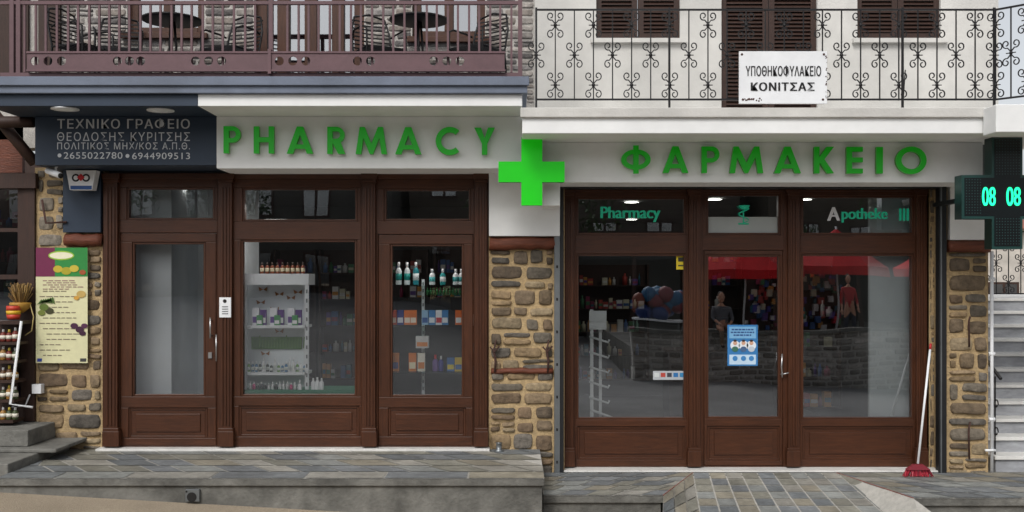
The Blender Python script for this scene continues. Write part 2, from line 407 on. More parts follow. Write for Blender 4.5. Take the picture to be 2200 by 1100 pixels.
def pilaster(mb,a,b,t,u,y,cap=True):
    mb.pbox(a,b,t,u,y-.05,y-.001,WV)
    w=(b-a)
    for k in range(3):
        c=a+w*(.25+.25*k); mb.pbox(c-w*.07,c+w*.07,t+30,u-45,y-.062,y-.0505,WV)
    mb.pbox(a-3,b+3,u-33,u,y-.085,y-.0,WV); mb.pbox(a-2,b+2,u-40,u-33,y-.075,y-.0,WH)
    if cap: mb.pbox(a-4,b+4,t,t+12,y-.09,y-.0,WH); mb.pbox(a-2,b+2,t+12,t+20,y-.07,y-.0,WH)
sf=MB('storefront_joinery',LB)
y=0.0
bays=[(256,467,[(272,462,402,473,'g'),(258,465,500,958,'leaf')]),(501,776,[(521,768,403,476,'g'),(517,767,515,852,'g'),(513,772,872,938,'panel')]),(809,1019,[(825,1012,405,475,'g'),(812,1017,503,958,'leaf')])]
for b in bays: frame(sf,b[0],b[1],372,960,y,b[2],.09)
frame(sf,259,464,501,957.5,y+.012,[(284,442,520,852,'g'),(276,446,876,941,'panel')],.07)
frame(sf,813,1016,504,957.5,y+.012,[(838,997,524,853,'g'),(834,1001,876,938,'panel')],.07)
sf.pbox(220,256,372,960,y,y+.09,WV); sf.pbox(467,501,372,960,y,y+.09,WV); sf.pbox(776,809,372,960,y,y+.09,WV); sf.pbox(1019,1050,372,960,y,y+.09,WV)
for a,b in ((222,252),(470,498),(779,806),(1021,1046)): pilaster(sf,a,b,372,960,y)
sf.pbox(257,1018,372,384,y-.03,y-.001,WH)
sf.done(.005,2)
gm=MB('shop_glazing',LB)
for h,gmt in (((272,462,402,473),GL),((521,768,403,476),GL),((517,767,515,852),GLL),((825,1012,405,475),GL),((284,442,520,852),GLL),((838,997,524,853),GLL)):
    x0,x1,z0,z1=X(h[0]),X(h[1]),Z(h[3]),Z(h[2]); gm.face([(x0,.055,z0),(x1,.055,z0),(x1,.055,z1),(x0,.055,z1)],gmt)
gm.done()
sil=MB('door_sill',LB); sil.box(X(205,-.12),X(1052,-.12),-.13,.1,-.03,-.002,SILL); sil.done(.004,1)
hd=MB('door_handles',LB)
hd.tube([(X(455),-.055,Z(682)),(X(455),-.055,Z(726))],.009,STEEL,8)
for py in (688,720): hd.tube([(X(455),.01,Z(py)),(X(455),-.055,Z(py))],.006,STEEL,6)
hd.tube([(X(468),-.06,Z(718)),(X(468),-.06,Z(775))],.008,STEEL,8)
hd.pbox(447,455,757,770,-.004,.012,STEEL)
hd.done()
# interior left shop
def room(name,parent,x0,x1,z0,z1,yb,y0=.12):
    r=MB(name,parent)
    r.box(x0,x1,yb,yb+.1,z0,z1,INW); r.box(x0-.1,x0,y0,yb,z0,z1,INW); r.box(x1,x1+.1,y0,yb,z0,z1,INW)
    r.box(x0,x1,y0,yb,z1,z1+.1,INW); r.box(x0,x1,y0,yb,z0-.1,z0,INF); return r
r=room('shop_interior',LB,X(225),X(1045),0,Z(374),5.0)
r.box(X(256),X(345),.35,.4,0,Z(374)-.01,INWH)      # white partition behind the door
r.box(X(345),X(470),1.3,1.35,0,Z(374)-.01,INWH)
r.box(X(338),X(345),.41,1.3,0,Z(374)-.01,INWH)
r.box(X(484),X(492),.13,1.3,0,Z(374)-.01,INWH)
r.done()
PC=[S(210,210,208),S(40,90,150),S(170,60,50),S(60,120,80),S(200,140,60),S(90,60,140),S(200,195,170),S(30,100,120),S(215,215,215),S(140,40,80)]
def prodshelf(name,x0,x1,y,zs,parent=None,wood=True,fill=.8,step=(.05,.12)):
    s=MB(name,parent)
    fm=WD if wood else PAINTW
    s.box(x0,x0+.03,y,y+.3,zs[0]-.02,zs[-1]+.35,fm); s.box(x1-.03,x1,y,y+.3,zs[0]-.02,zs[-1]+.35,fm); s.box(x0+.03,x1-.03,y+.28,y+.3,zs[0],zs[-1]+.35,fm)
    for z in zs:
        s.box(x0+.03,x1-.03,y,y+.28,z-.02,z,fm); x=x0+.05
        while x<x1-.14:
            w=R.uniform(*step); h=R.uniform(.1,.22)
            if R.random()<fill:
                c=R.choice(PC)
                if R.random()<.6: s.box(x,x+w*.85,y+.04,y+.16,z+.001,z+h,COL,c); s.box(x+.003,x+w*.85-.003,y+.037,y+.0395,z+h*.3,z+h*.6,COL,R.choice(PC))
                else: s.lathe(x+w*.4,y+.1,z+.001,[(w*.38,0),(w*.38,h*.7),(w*.15,h*.8),(w*.15,h)],COL,8,c)
            x+=w
    return s.done()
prodshelf('pharmacy_shelf',X(640,3),X(900,3),4.5,[.3,.7,1.1,1.5,1.9])
prodshelf('pharmacy_shelf',X(900,3)+.1,X(1120,3)+.1,4.3,[.3,.7,1.1,1.5,1.9])
prodshelf('pharmacy_shelf',X(470,3)+.4,X(640,3)-.05,4.5,[.3,.7,1.1,1.5,1.9])
# display stand in middle window
YD=.18
ds=empty('product_display_stand')
s=MB('frame',ds)
s.pbox(524,530,590,862,YD,YD+.03,PAINTW); s.pbox(655,663,590,862,YD,YD+.03,PAINTW); s.pbox(524,663,588,612,YD-.01,YD+.35,PAINTW)
s.pbox(530,655,612,850,YD+.33,YD+.35,INWH); s.pbox(652,663,596,862,YD+.3,YD+.33,PAINTW)
for py in (702,803,858): s.pbox(528,658,py-3,py+3,YD+.0,YD+.32,PAINTW)
s.pbox(540,648,724,750,YD+.30,YD+.325,COL,S(80,130,50)); s.pbox(520,767,838,862,YD-.05,YD+.4,COL,S(40,130,95))
for k in range(16):
    s.tube([(X(543+k*6.5,YD),YD+.29,Z(752,YD)),(X(545+k*6.5,YD),YD+.28,Z(722+R.random()*10,YD))],.006,COL,4,S(95,140,50))
for i in range(11):   # dotted uprights
    s.pbox(657.5,660.5,622+i*20,630+i*20,YD-.004,YD-.001,GREY)
for (px,py) in ((565,622),(600,632),(590,665),(625,640),(560,650),(640,628),(600,712),(570,760)):
    x,z=X(px,YD+.3),Z(py,YD+.3); c=S(150,95,40)
    for sx in (-1,1): s.face([(x,YD+.31,z),(x+sx*.05,YD+.30,z+.03),(x+sx*.04,YD+.31,z-.02)],COL,c)
s.done()
def bottle(mb,px,py,y,w,h,c,cap=S(235,235,235),sq=False,label=None):
    x=X(px,y); z=Z(py,y); w=w/200; h=h/200
    if sq:
        mb.box(x-w/2,x+w/2,y,y+w*.7,z,z+h,COL,c)
        if label: mb.box(x-w*.42,x+w*.42,y-.003,y-.0005,z+h*.15,z+h*.5,COL,label)
    else:
        mb.lathe(x,y+w/2,z,[(w*.45,0),(w*.5,h*.05),(w*.5,h*.6),(w*.3,h*.72),(w*.2,h*.75)],COL,12,c)
        mb.lathe(x,y+w/2,z+h*.751,[(w*.22,0),(w*.2,h*.24)],COL,10,cap)
        if label: mb.lathe(x,y+w/2,z+h*.2,[(w*.51,0),(w*.51,h*.3)],COL,12,label)
p=MB('products',ds)
for k in range(9): bottle(p,562+k*11,588,YD+.1,9,25,S(120,55,22),S(60,40,30),label=S(200,190,160))
for k in range(3):
    bottle(p,549+k*38,699,YD+.05,15,38,S(240,240,245),sq=True,label=S(90,40,140)); bottle(p,565+k*38,699,YD+.08,13,34,S(90,45,130),sq=True,label=S(240,240,240)); 
    bottle(p,557+k*38,699,YD+.03,12,22,S(60,150,80),sq=True,label=S(240,240,240))
for k in range(16): bottle(p,534+k*8,800,YD+.04+.05*(k%2),7,R.choice((24,32,20)),R.choice((S(40,60,50),S(230,230,230),S(100,150,60),S(60,120,160))),label=S(210,215,210))
for k in range(14): bottle(p,537+k*8,838,YD+.02,7,R.choice((16,14,18)),R.choice((S(40,50,48),S(200,60,120),S(210,210,210))))
for px,h in ((643,34),(672,26),(681,28),(690,26)): bottle(p,px,838 if px>660 else 850,YD-.02,10,h,S(235,235,238))
p.done()
# right display shelves
YE=.13
d2=empty('glass_shelf_display')
s=MB('shelves',d2)
for py in (614,700,800): s.box(X(830,YE),X(1005,YE),YE-.02,YE+.3,Z(py,YE)-.008,Z(py,YE),CLEAR)
s.pbox(906,912,600,850,YE+.3,YE+.33,PAINTW)
for k in range(16): s.pbox(907.5,910.5,606+k*15,613+k*15,YE+.296,YE+.2995,GREY)
s.box(X(834,YE),X(1001,YE),YE+.42,YE+.44,.0,Z(640,YE),RAILM)
s.done()
p=MB('products',d2)
for k,(px,c,l) in enumerate(((856,S(235,240,240),S(30,150,140)),(874,S(235,240,240),S(30,150,140)),(893,S(30,140,150),S(235,240,240)),(928,S(235,235,235),S(90,180,180)),(951,S(30,150,150),S(240,240,240)),(979,S(240,240,240),S(60,150,150)),(991,S(240,240,240),S(60,150,150)))):
    bottle(p,px,612,YE+.05,13,50 if k<3 else 35,c,label=l)
for px,c,l in ((845,S(230,90,60),S(250,220,200)),(860,S(50,60,140),S(230,230,240)),(875,S(230,120,40),S(250,230,210)),(888,S(230,120,40),S(250,230,210)),(913,S(150,190,220),S(40,90,160)),(928,S(60,130,190),S(235,240,245)),(943,S(230,235,240),S(200,60,70)),(956,S(60,130,190),S(235,240,245)),(985,S(225,110,40),S(240,240,240))):
    bottle(p,px,698,YE+.05,14,32,c,sq=True,label=l)
for px,c,l in ((849,S(220,130,50),S(50,60,130)),(886,S(230,130,40),S(250,235,200)),(905,S(240,235,220),S(220,130,50)),(968,S(60,110,170),S(220,200,60)),(985,S(220,190,60),S(60,110,170))):
    bottle(p,px,798,YE+.05,16,40 if px<960 else 30,c,sq=True,label=l)
bottle(p,935,798,YE+.05,13,36,S(110,80,150),S(230,60,70)); bottle(p,947,798,YE+.05,11,34,S(60,60,150))
bottle(p,907,748,YE+.05,28,26,S(215,215,215),sq=True,label=S(230,140,60))
for k in range(12): bottle(p,918+k*7,634,YE+.2,6,16,S(40,110,60),S(50,120,60))
p.done()

# ======================================================= RIGHT BUILDING
RB=empty('plaster_building')
ZQ=Z(235,-1.2); XR=X(2145)
ops=[(X(1281),X(1461),Z(84),5.3),(X(1550),X(1756),ZQ,5.75),(X(1842),X(2021),Z(84),5.3)]
w=MB('upper_wall',RB); wall(w,XE+.002,XR,ZQ-.4,TOP-.3,0,.28,ops,WHITE2)
w.box(XR-.25,XR,.281,7,ZQ-.4,TOP-.3,WHITE2); w.done()
sh=MB('louvred_shutters',RB)
for o in ops:
    door=o is ops[1]; m=(o[0]+o[1])/2
    for a,b in ((o[0],m-.004),(m+.004,o[1])):
        f=.06; yy=.04
        sh.box(a,a+f,yy,yy+.04,o[2],o[3],WD); sh.box(b-f,b,yy,yy+.04,o[2],o[3],WD)
        sh.box(a+f,b-f,yy,yy+.04,o[2],o[2]+f*1.2,WD)
        sh.box(a+f,b-f,yy+.03,yy+.04,o[2],o[3],DARK)
        zz=o[2]+f*1.2+.02
        while zz<o[3]-.05:
            sh.idx([(a+f,yy+.028,zz+.03),(b-f,yy+.028,zz+.03),(b-f,yy+.0,zz),(a+f,yy+.0,zz),(a+f,yy+.028,zz+.022),(b-f,yy+.028,zz+.022),(b-f,yy+.0,zz-.008),(a+f,yy+.0,zz-.008)],[(0,1,2,3),(3,2,6,7),(4,7,6,5)],WD); zz+=.042
    if not door: sh.box(o[0]-.06,o[1]+.06,-.06,.05,o[2]-.045,o[2]-.001,WHITE2)
sh.done()
sl=MB('balcony_slab',RB)
sl.box(X(1122,-1.2),6.6,-1.2,.0,Z(287,-1.2),ZQ,WHITE); sl.box(X(1118,-1.23),6.6,-1.235,-1.19,Z(252,-1.235),ZQ+.012,WHITE2)
sl.box(X(2140,-1.5),6.6,-1.5,-1.236,Z(284,-1.5),ZQ-.002,WHITE)
sl.done(.006,1)
sb=MB('sign_fascia',RB)
ZQB=Z(287,-1.2)
sb.box(X(1122,-1.2)+.002,X(2112,-.58),-.576,.0,Z(392,-.58),ZQB-.001,WHITE)
sb.done(.004,1)
gx=MB('sign_gap',RB); gx.box(X(2113,-.5),X(2135,-.4),-.4,0,Z(385,-.4),ZQB-.002,GREY); gx.done()
y=.16
sf=MB('storefront_joinery',RB)
sf.pbox(1208,1236,400,1003,y,y+.09,WV); sf.pbox(1475,1510,400,1003,y,y+.09,WV); sf.pbox(1684,1720,400,1003,y,y+.09,WV); sf.pbox(1965,1996,400,1003,y,y+.09,WV)
frame(sf,1236,1475,400,1003,y,[(1238,1474,423,505,'g'),(1238,1474,545,902,'g'),(1240,1472,916,988,'panel')],.09)
frame(sf,1510,1684,400,1003,y,[(1517,1677,416,505,'g'),(1512,1682,537,1001,'leaf')],.09)
frame(sf,1513,1681,538,1000,y+.012,[(1517,1677,547,900,'g'),(1519,1676,915,990,'panel')],.07)
frame(sf,1720,1965,400,1003,y,[(1721,1964,420,505,'g'),(1721,1964,545,902,'g'),(1724,1962,916,988,'panel')],.09)
for a,b in ((1212,1232),(1481,1504),(1694,1717),(1970,1992)): pilaster(sf,a,b,400,1003,y)
sf.pbox(1233,1968,400,411,y-.03,y-.001,WH)
sf.done(.005,2)
gm=MB('shop_glazing',RB)
for h in ((1238,1474,423,505),(1238,1474,545,902),(1517,1677,416,505),(1517,1677,547,900),(1721,1964,420,505),(1721,1964,545,902)):
    yy=y+.055; x0,x1,z0,z1=X(h[0],y),X(h[1],y),Z(h[3],y),Z(h[2],y); gm.face([(x0,yy,z0),(x1,yy,z0),(x1,yy,z1),(x0,yy,z1)],GL)
gm.done()
lw=MB('lower_stone_wall',RB)
lw.box(X(2019),X(2124),.01,.6,-.7,Z(395),MORTAR)
lw.box(X(1996,.1),X(2019),.16,.5,-.7,Z(395),MORTAR)
stones(lw,X(1997,.14),X(2017,.14),-.3,Z(400),.16,(.1,.2),(.08,.12),SC,rel=.012,gap=.02,rnd=.3)
stones(lw,X(2037),X(2122),-.33,Z(542),.01,(.085,.21),(.17,.44),SC,rel=.026,gap=.017,rnd=.42)
lw.box(X(1203),X(1213),.0,.3,-.6,Z(395),MORTAR)
lw.box(X(2124)-.02,X(2124),.6,7,-.9,ZQ,WHITE2)
lw.done()
wp=MB('white_panel',RB); wp.box(X(2036),X(2122),-.06,.009,Z(516),Z(380),WHITE); wp.done(.004,1)
bm=MB('timber_beam',RB); log(bm,2034,2124,529,.065); bm.done()
an=MB('wall_anchor',RB); an.tube([(X(2078),-.05,Z(985)),(X(2076),-.06,Z(920)),(X(2080),-.05,Z(905))],.01,RUST,6); an.tube([(X(2078),-.05,Z(745)),(X(2076),-.06,Z(690)),(X(2080),-.05,Z(680))],.01,RUST,6); an.done()
tr=MB('shutter_tracks',RB)
tr.pbox(1191,1203,400,1018,-.08,.0,GREY); tr.pbox(1203.5,1211,400,1018,-.07,.08,RAILM); tr.pbox(2018,2034,400,1022,-.09,.009,RAILM); tr.pbox(2021,2024,400,1022,-.095,-.0905,GREY)
tr.pbox(1204,2034,396,404,-.09,.1,RAILM)
for py in range(430,1000,70): tr.pbox(1195,1199,py,py+6,-.084,-.0805,DARK)
tr.done(.002,1)
sil=MB('door_sill',RB); sil.box(X(1211),X(2019),-.06,.3,ZR+.006,Z(1003,.16)-.002,SILL); sil.done(.004,1)
hd=MB('door_handle',RB)
x=X(1678,y); 
hd.tube([(x,y-.05,Z(760,y)),(x-.01,y-.06,Z(785,y)),(x,y-.05,Z(810,y))],.008,STEEL,8)
for py in (766,804): hd.tube([(x,y+.02,Z(py,y)),(x,y-.05,Z(py,y))],.006,STEEL,6)
hd.tube([(x,y-.04,Z(804,y)),(x+.07,y-.05,Z(800,y))],.009,STEEL,8)
hd.done()
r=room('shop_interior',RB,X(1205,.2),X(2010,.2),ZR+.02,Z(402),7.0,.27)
r.box(X(1868,.38),X(1972,.38),.38,.43,ZR+.03,Z(402)-.01,INWH)
r.done()
lamps=MB('ceiling_lamps',RB)
zc=Z(402)
for px,py in ((1357,435),(1357,472),(1357,482),(1535,429),(1728,429)):
    d=(zc-.015-EYE)*2200/(600-py)-11
    if d<6.8: lamps.disc(X(px,d),d,zc-.015,.09,LAMP,axis='z')
lamps.done()
prodshelf('pharmacy_shelf',X(1500,5),X(1640,5),6.4,[.1,.5,.9,1.3,1.7,2.1])
prodshelf('pharmacy_shelf',X(1700,5),X(1880,5),6.4,[.1,.5,.9,1.3,1.7,2.1])
prodshelf('pharmacy_shelf',X(1240,5),X(1420,5),6.4,[.1,.5,.9,1.3,1.7])
prodshelf('pharmacy_shelf',X(1700,2),X(1840,2),2.6,[.1,.5,.9,1.3])
cn=MB('shop_counter'); cn.box(X(1440,3.5),X(1700,3.5),3.6,4.2,ZR+.03,.75,WD); cn.box(X(1430,3.5),X(1710,3.5),3.55,4.25,.752,.79,WD); cn.box(X(1520,3.5),X(1580,3.5),3.8,3.85,.95,1.25,DARK); cn.box(X(1545,3.5),X(1555,3.5),3.82,3.86,.79,.95,DARK); cn.done(.005,1)
# white rack in left pane
rk=MB('white_display_rack'); yy=.3
rk.pbox(1268,1275,665,905,yy,yy+.03,PAINTW); rk.pbox(1287,1293,700,905,yy+.05,yy+.08,PAINTW); rk.pbox(1266,1303,668,708,yy-.02,yy-.005,PAINTW)
for py in (735,768,800,832,865):
    rk.tube([(X(1266,yy),yy,Z(py-12,yy)),(X(1306,yy),yy-.05,Z(py,yy)),(X(1308,yy),yy-.05,Z(py-6,yy))],.012,PAINTW,6)
rk.tube([(X(1268,yy),yy,Z(880,yy)),(X(1335,yy),yy,Z(905,yy))],.015,PAINTW,6); rk.pbox(1238,1243,560,905,yy,yy+.05,PAINTW); rk.done()

# ======================================================= SIGNS
def circ(cx,cy,r,n=36,a0=0,a1=360,ry=None):
    ry=ry or r; full=(a1-a0)%360==0; m=n if full else n+1
    return [(cx+r*math.cos(math.radians(a0+(a1-a0)*k/n)),cy+ry*math.sin(math.radians(a0+(a1-a0)*k/n))) for k in range(m)]
def glyph(ch,w,t=.19):
    c=w/2
    if ch=='P':
        return [[(0,0),(0,1),(w-.3,1)]+circ(w-.3,.7,.3,16,90,-90)[1:]+[(t,.4),(t,0)],[(t,.84),(t,.56),(w-.3,.56)]+circ(w-.3,.7,.14,12,-90,90)[1:-1]+[(w-.3,.84)]]
    if ch=='R':
        return [[(0,0),(0,1),(w-.32,1)]+circ(w-.32,.7,.3,16,90,-60)[1:]+[(w,0),(w-.25,0),(w-.46,.4),(t,.4),(t,0)],[(t,.84),(t,.56),(w-.32,.56)]+circ(w-.32,.7,.14,12,-90,90)[1:-1]+[(w-.32,.84)]]
    if ch=='H': return [[(0,0),(0,1),(t,1),(t,.6),(w-t,.6),(w-t,1),(w,1),(w,0),(w-t,0),(w-t,.42),(t,.42),(t,0)]]
    if ch=='A':
        m=c-.11; q=.22; ym=(c-q)/m
        return [[(0,0),(c-.11,1),(c+.11,1),(w,0),(w-q,0),(w-q-m*.18,.18),(q+m*.18,.18),(q,0)],[(q+m*.34,.34),(c,ym),(w-q-m*.34,.34)]]
    if ch=='M': return [[(0,0),(.15,1),(.33,1),(c,.38),(w-.33,1),(w-.15,1),(w,0),(w-.2,0),(w-.28,.6),(c+.06,0),(c-.06,0),(.28,.6),(.2,0)]]
    if ch=='Y': return [[(0,1),(.25,1),(c,.62),(w-.25,1),(w,1),(c+.1,.42),(c+.1,0),(c-.1,0),(c-.1,.42)]]
    if ch=='C':
        cc=.52; return [circ(cc,.5,.52,40,48,312)+circ(cc,.5,.32,40,312,48)]
    if ch=='O': return [circ(c,.5,c,44,ry=.52),circ(c,.5,c-t,44,ry=.52-t)]
    if ch=='I': return [[(0,0),(0,1),(w,1),(w,0)]]
    if ch=='E': return [[(0,0),(0,1),(w,1),(w,.82),(t,.82),(t,.6),(w,.6),(w,.42),(t,.42),(t,.18),(w,.18),(w,0)]]
    if ch=='K': return [[(0,0),(0,1),(t,1),(t,.6),(w-.27,1),(w,1),(w-.36,.53),(w,0),(w-.25,0),(t,.42),(t,0)]]
    if ch=='F': return [circ(c,.5,c,44,ry=.38),circ(c,.5,c-t,44,ry=.38-t*.85)]
def bigtext(name,letters,py0,py1,tilt=0):
    e=empty(name); ys=-.66
    for i,(ch,a,b) in enumerate(letters):
        dz=tilt*(a-letters[0][1]); h=Z(py0,ys)-Z(py1,ys); wd=(X(b,ys)-X(a,ys))
        x=X(a,ys); z=Z(py1+dz,ys); w=wd/h
        nm='letter_%s_%d'%(ch.lower(),i)
        shape(nm,glyph(ch,w),x,z,h,h,ys,.03,GREEN,e)
        shape(nm+'_return',glyph(ch,w),x,z,h,h,ys+.0302,.025,GSIDE,e)
        if ch=='F':
            shape(nm+'_stem',[[(w/2-.1,-.03),(w/2-.1,1.03),(w/2+.1,1.03),(w/2+.1,-.03)]],x,z,h,h,ys-.002,.03,GREEN,e)
    return e
bigtext('pharmacy_sign_lettering',[('P',480,516),('H',545,588),('A',616,672),('R',703,741),('M',764,831),('A',849,905),('C',936,990),('Y',1019,1063)],271,329,.006)
bigtext('pharmacy_sign_lettering',[('F',1335,1398),('A',1424,1479),('P',1508,1546),('M',1568,1640),('A',1664,1721),('K',1750,1792),('E',1820,1854),('I',1884,1897),('O',1926,1991)],314,371,.003)
gc=empty('green_cross_sign'); ys=-.80
def crosspoly(px0,px1,py0,py1,a,b,t,u,ys):
    return [(X(a,ys),Z(py0,ys)),(X(b,ys),Z(py0,ys)),(X(b,ys),Z(t,ys)),(X(px1,ys),Z(t,ys)),(X(px1,ys),Z(u,ys)),(X(b,ys),Z(u,ys)),(X(b,ys),Z(py1,ys)),(X(a,ys),Z(py1,ys)),(X(a,ys),Z(u,ys)),(X(px0,ys),Z(u,ys)),(X(px0,ys),Z(t,ys)),(X(a,ys),Z(t,ys))]
shape('cross_face',[crosspoly(1071,1213,295,441,1120,1165,347,391,ys)],0,0,1,1,ys,.03,GREENX,gc)
shape('cross_case',[crosspoly(1072,1212,296,440,1121,1164,348,390,ys)],0,0,1,1,ys+.031,.11,mat('cross_case',S(40,120,30),.5,.05),gc)
cm=MB('mount',gc); cm.box(X(1125,ys),X(1160,ys),-.66,-.578,Z(360,-.6),Z(330,-.6),GREY); cm.done()
og=empty('office_sign'); ys=-.584
text('line_1','ΤΕΧΝΙΚΟ ΓΡΑΦΕΙΟ',123,408,255,277,ys,TXTW,og,.016,font_sp=1.15)
text('line_2','ΘΕΟΔΟΣΗΣ ΚΥΡΙΤΣΗΣ',123,408,284,303,ys,TXTW,og,0,font_sp=1.2)
text('line_3','ΠΟΛΙΤΙΚΟΣ ΜΗΧ/ΚΟΣ Α.Π.Θ.',123,408,306,321,ys,TXTW,og,0,font_sp=1.2)
text('line_4','2655022780',137,263,327,341,ys,TXTW,og,0,font_sp=1.1); text('line_5','6944909513',284,408,328,342,ys,TXTW,og,0,font_sp=1.1)
dd=MB('dots',og); dd.disc(X(128,ys),ys-.002,Z(334,ys),.02,TXTW); dd.disc(X(274,ys),ys-.002,Z(335,ys),.02,TXTW); dd.done()
# registry board
rg=empty('registry_sign'); yb=-1.26
m=MB('board',rg); m.pbox(1588,1777,110,223,yb,yb+.02,PAINTW)
for px,py in ((1594,117),(1770,117),(1596,214),(1768,214)): m.disc(X(px,yb),yb-.002,Z(py,yb),.012,RUST,n=8)
for k in range(16): m.disc(X(1600+R.random()*40,yb),yb-.0015-k*.0001,Z(210+R.random()*7,yb),.004+R.random()*.008,RUST,n=6)
for k in range(14): m.disc(X(1774+R.random()*2.5,yb),yb-.0015-k*.0001,Z(115+R.random()*100,yb),.003+R.random()*.005,RUST,n=6)
m.done(.002,1)
text('line_1','ΥΠΟΘΗΚΟΦΥΛΑΚΕΙΟ',1602,1764,141,164,yb-.003,TXTK,rg,.018,font_sp=1.06)
text('line_2','ΚΟΝΙΤΣΑΣ',1613,1750,177,195,yb-.003,TXTK,rg,.035,font_sp=1.12)
# window lettering
wl=empty('window_lettering'); yw=.21
text('pharmacy','Pharmacy',1290,1419,444,477,yw,TXTT,wl,.035)
text('apotheke_initial','A',1777,1805,445,474,yw,PAINTW,wl,.04)
text('apotheke','potheke',1808,1907,447,478,yw,TXTT,wl,.035)
m=MB('symbols',wl)
m.pbox(1519,1676,466,504,yw-.001,yw+.002,mat('frosted_film',S(165,170,168),.6,.03,4,bump=0))
# bowl of hygieia
m.tube([(X(1597,yw),yw-.008,Z(480,yw)),(X(1597,yw),yw-.008,Z(452,yw))],.006,TXTT,6)
m.lathe(X(1597,yw),yw-.045,Z(451,yw),[(.008,0),(.04,.015),(.062,.045)],TXTT,14)
m.tube([(X(1597+11*math.sin(t*.85),yw),yw-.02,Z(479-t*3.4,yw)) for t in range(0,12)],[.004+.0004*t for t in range(12)],TXTT,6)
m.tube([(X(1586,yw),yw-.008,Z(481,yw)),(X(1608,yw),yw-.008,Z(481,yw))],.007,TXTT,6)
for k in range(3): m.pbox(1932+k*8,1937+k*8,448,474,yw-.003,yw-.001,TXTT)
m.done()
# poster on door, stickers
m=MB('health_poster'); yp=.213
m.pbox(1563,1628,698,786,yp-.004,yp-.001,COL,S(50,120,180)); m.pbox(1567,1624,702,727,yp-.006,yp-.0045,COL,S(120,175,215)); m.pbox(1567,1624,762,783,yp-.006,yp-.0045,COL,S(190,215,235))
for px,c in ((1579,S(60,110,90)),(1597,S(70,100,140)),(1614,S(190,200,210))):
    m.disc(X(px,yp),yp-.0065,Z(742,yp),.052,COL,S(225,232,238)); m.disc(X(px,yp),yp-.008,Z(737,yp),.022,COL,S(205,160,135)); m.disc(X(px,yp),yp-.0085,Z(732,yp),.019,COL,S(50,35,30),rz=.012)
    m.disc(X(px,yp),yp-.0078,Z(750,yp),.036,COL,c,rz=.03); m.disc(X(px,yp),yp-.0075,Z(770,yp),.028,COL,S(60,130,190))
for py,a,b in ((708,1572,1620),(714,1570,1622),(720,1576,1614)):
    x=a
    while x<b: q=R.uniform(3,7); m.pbox(x,min(b,x+q),py-1.5,py+1.5,yp-.008,yp-.0065,COL,S(30,70,130)); x+=q+1.5
m.done()
m=MB('yellow_sticker'); m.pbox(1453,1475,547,579,yp-.004,yp-.001,COL,S(225,200,40)); m.pbox(1457,1471,553,562,yp-.006,yp-.0045,COL,S(40,40,30)); m.pbox(1457,1471,569,572,yp-.006,yp-.0045,COL,S(60,60,40)); m.done()
m=MB('payment_card_sticker'); m.pbox(1403,1474,797,816,yp-.004,yp-.001,COL,S(175,180,185))
for k,c in enumerate((S(200,205,205),S(180,70,60),S(60,60,70),S(40,110,170),S(50,130,180))): m.pbox(1406+k*13.6,1416+k*13.6,801,810,yp-.006,yp-.0045,COL,c)
m.done()
# intercom
m=MB('intercom'); yy=-.07
m.pbox(471,496,639,682,yy,-.051,PAINTW); m.disc(X(483,yy),yy-.002,Z(647,yy),.02,DARK); 
for k in range(4): m.pbox(477,490,658+k*5,660+k*5,yy-.003,yy-.001,GREY)
m.done(.003,2)
# alarm box (plain stand-in mark)
ab=empty('alarm_box'); m=MB('case',ab); yy=-.24; yk=-.13
m.idx([(X(142,yy),yy,Z(366,yy)),(X(206,yy),yy,Z(366,yy)),(X(198,yy),yy,Z(408,yy)),(X(150,yy),yy,Z(408,yy)),(X(142,yy),yk,Z(366,yy)),(X(206,yy),yk,Z(366,yy)),(X(198,yy),yk,Z(408,yy)),(X(150,yy),yk,Z(408,yy))],[(0,3,2,1),(4,5,6,7),(0,1,5,4),(1,2,6,5),(2,3,7,6),(3,0,4,7)],PAINTW)
m.box(X(160,yy),X(188,yy),yk,-.061,Z(400,yy),Z(372,yy),GREY)
m.disc(X(163,yy),yy-.002,Z(382,yy),.042,TXTK,n=20); m.disc(X(163,yy),yy-.003,Z(382,yy),.024,PAINTW,n=20)
m.disc(X(185,yy),yy-.002,Z(382,yy),.042,TXTK,n=20); m.disc(X(185,yy),yy-.003,Z(382,yy),.024,PAINTW,n=20)
m.disc(X(174,yy),yy-.004,Z(381,yy),.04,COL,S(200,30,40),n=4)
m.pbox(151,197,399,407,yy-.002,yy-.0005,COL,S(40,80,140)); m.done()
def cctv(name,px,py,y,d):
    e=MB(name); x,z=X(px,y),Z(py,y)
    e.tube([(x-.05*d,y+.05,z+.12),(x,y,z+.06),(x,y,z+.02)],.012,PAINTW,8)
    e.tube([(x+.1*d,y+.03,z+.03),(x-.07*d,y-.06,z-.03)],.032,PAINTW,12); e.tube([(x-.07*d,y-.06,z-.03),(x-.085*d,y-.07,z-.037)],.026,DARK,12)
    e.lathe(x-.05*d,y+.05,z+.11,[(.035,0),(.035,.02)],PAINTW,12); e.done()
cctv('security_camera',120,372,-.45,-1); cctv('security_camera',2073,408,-.5,1)
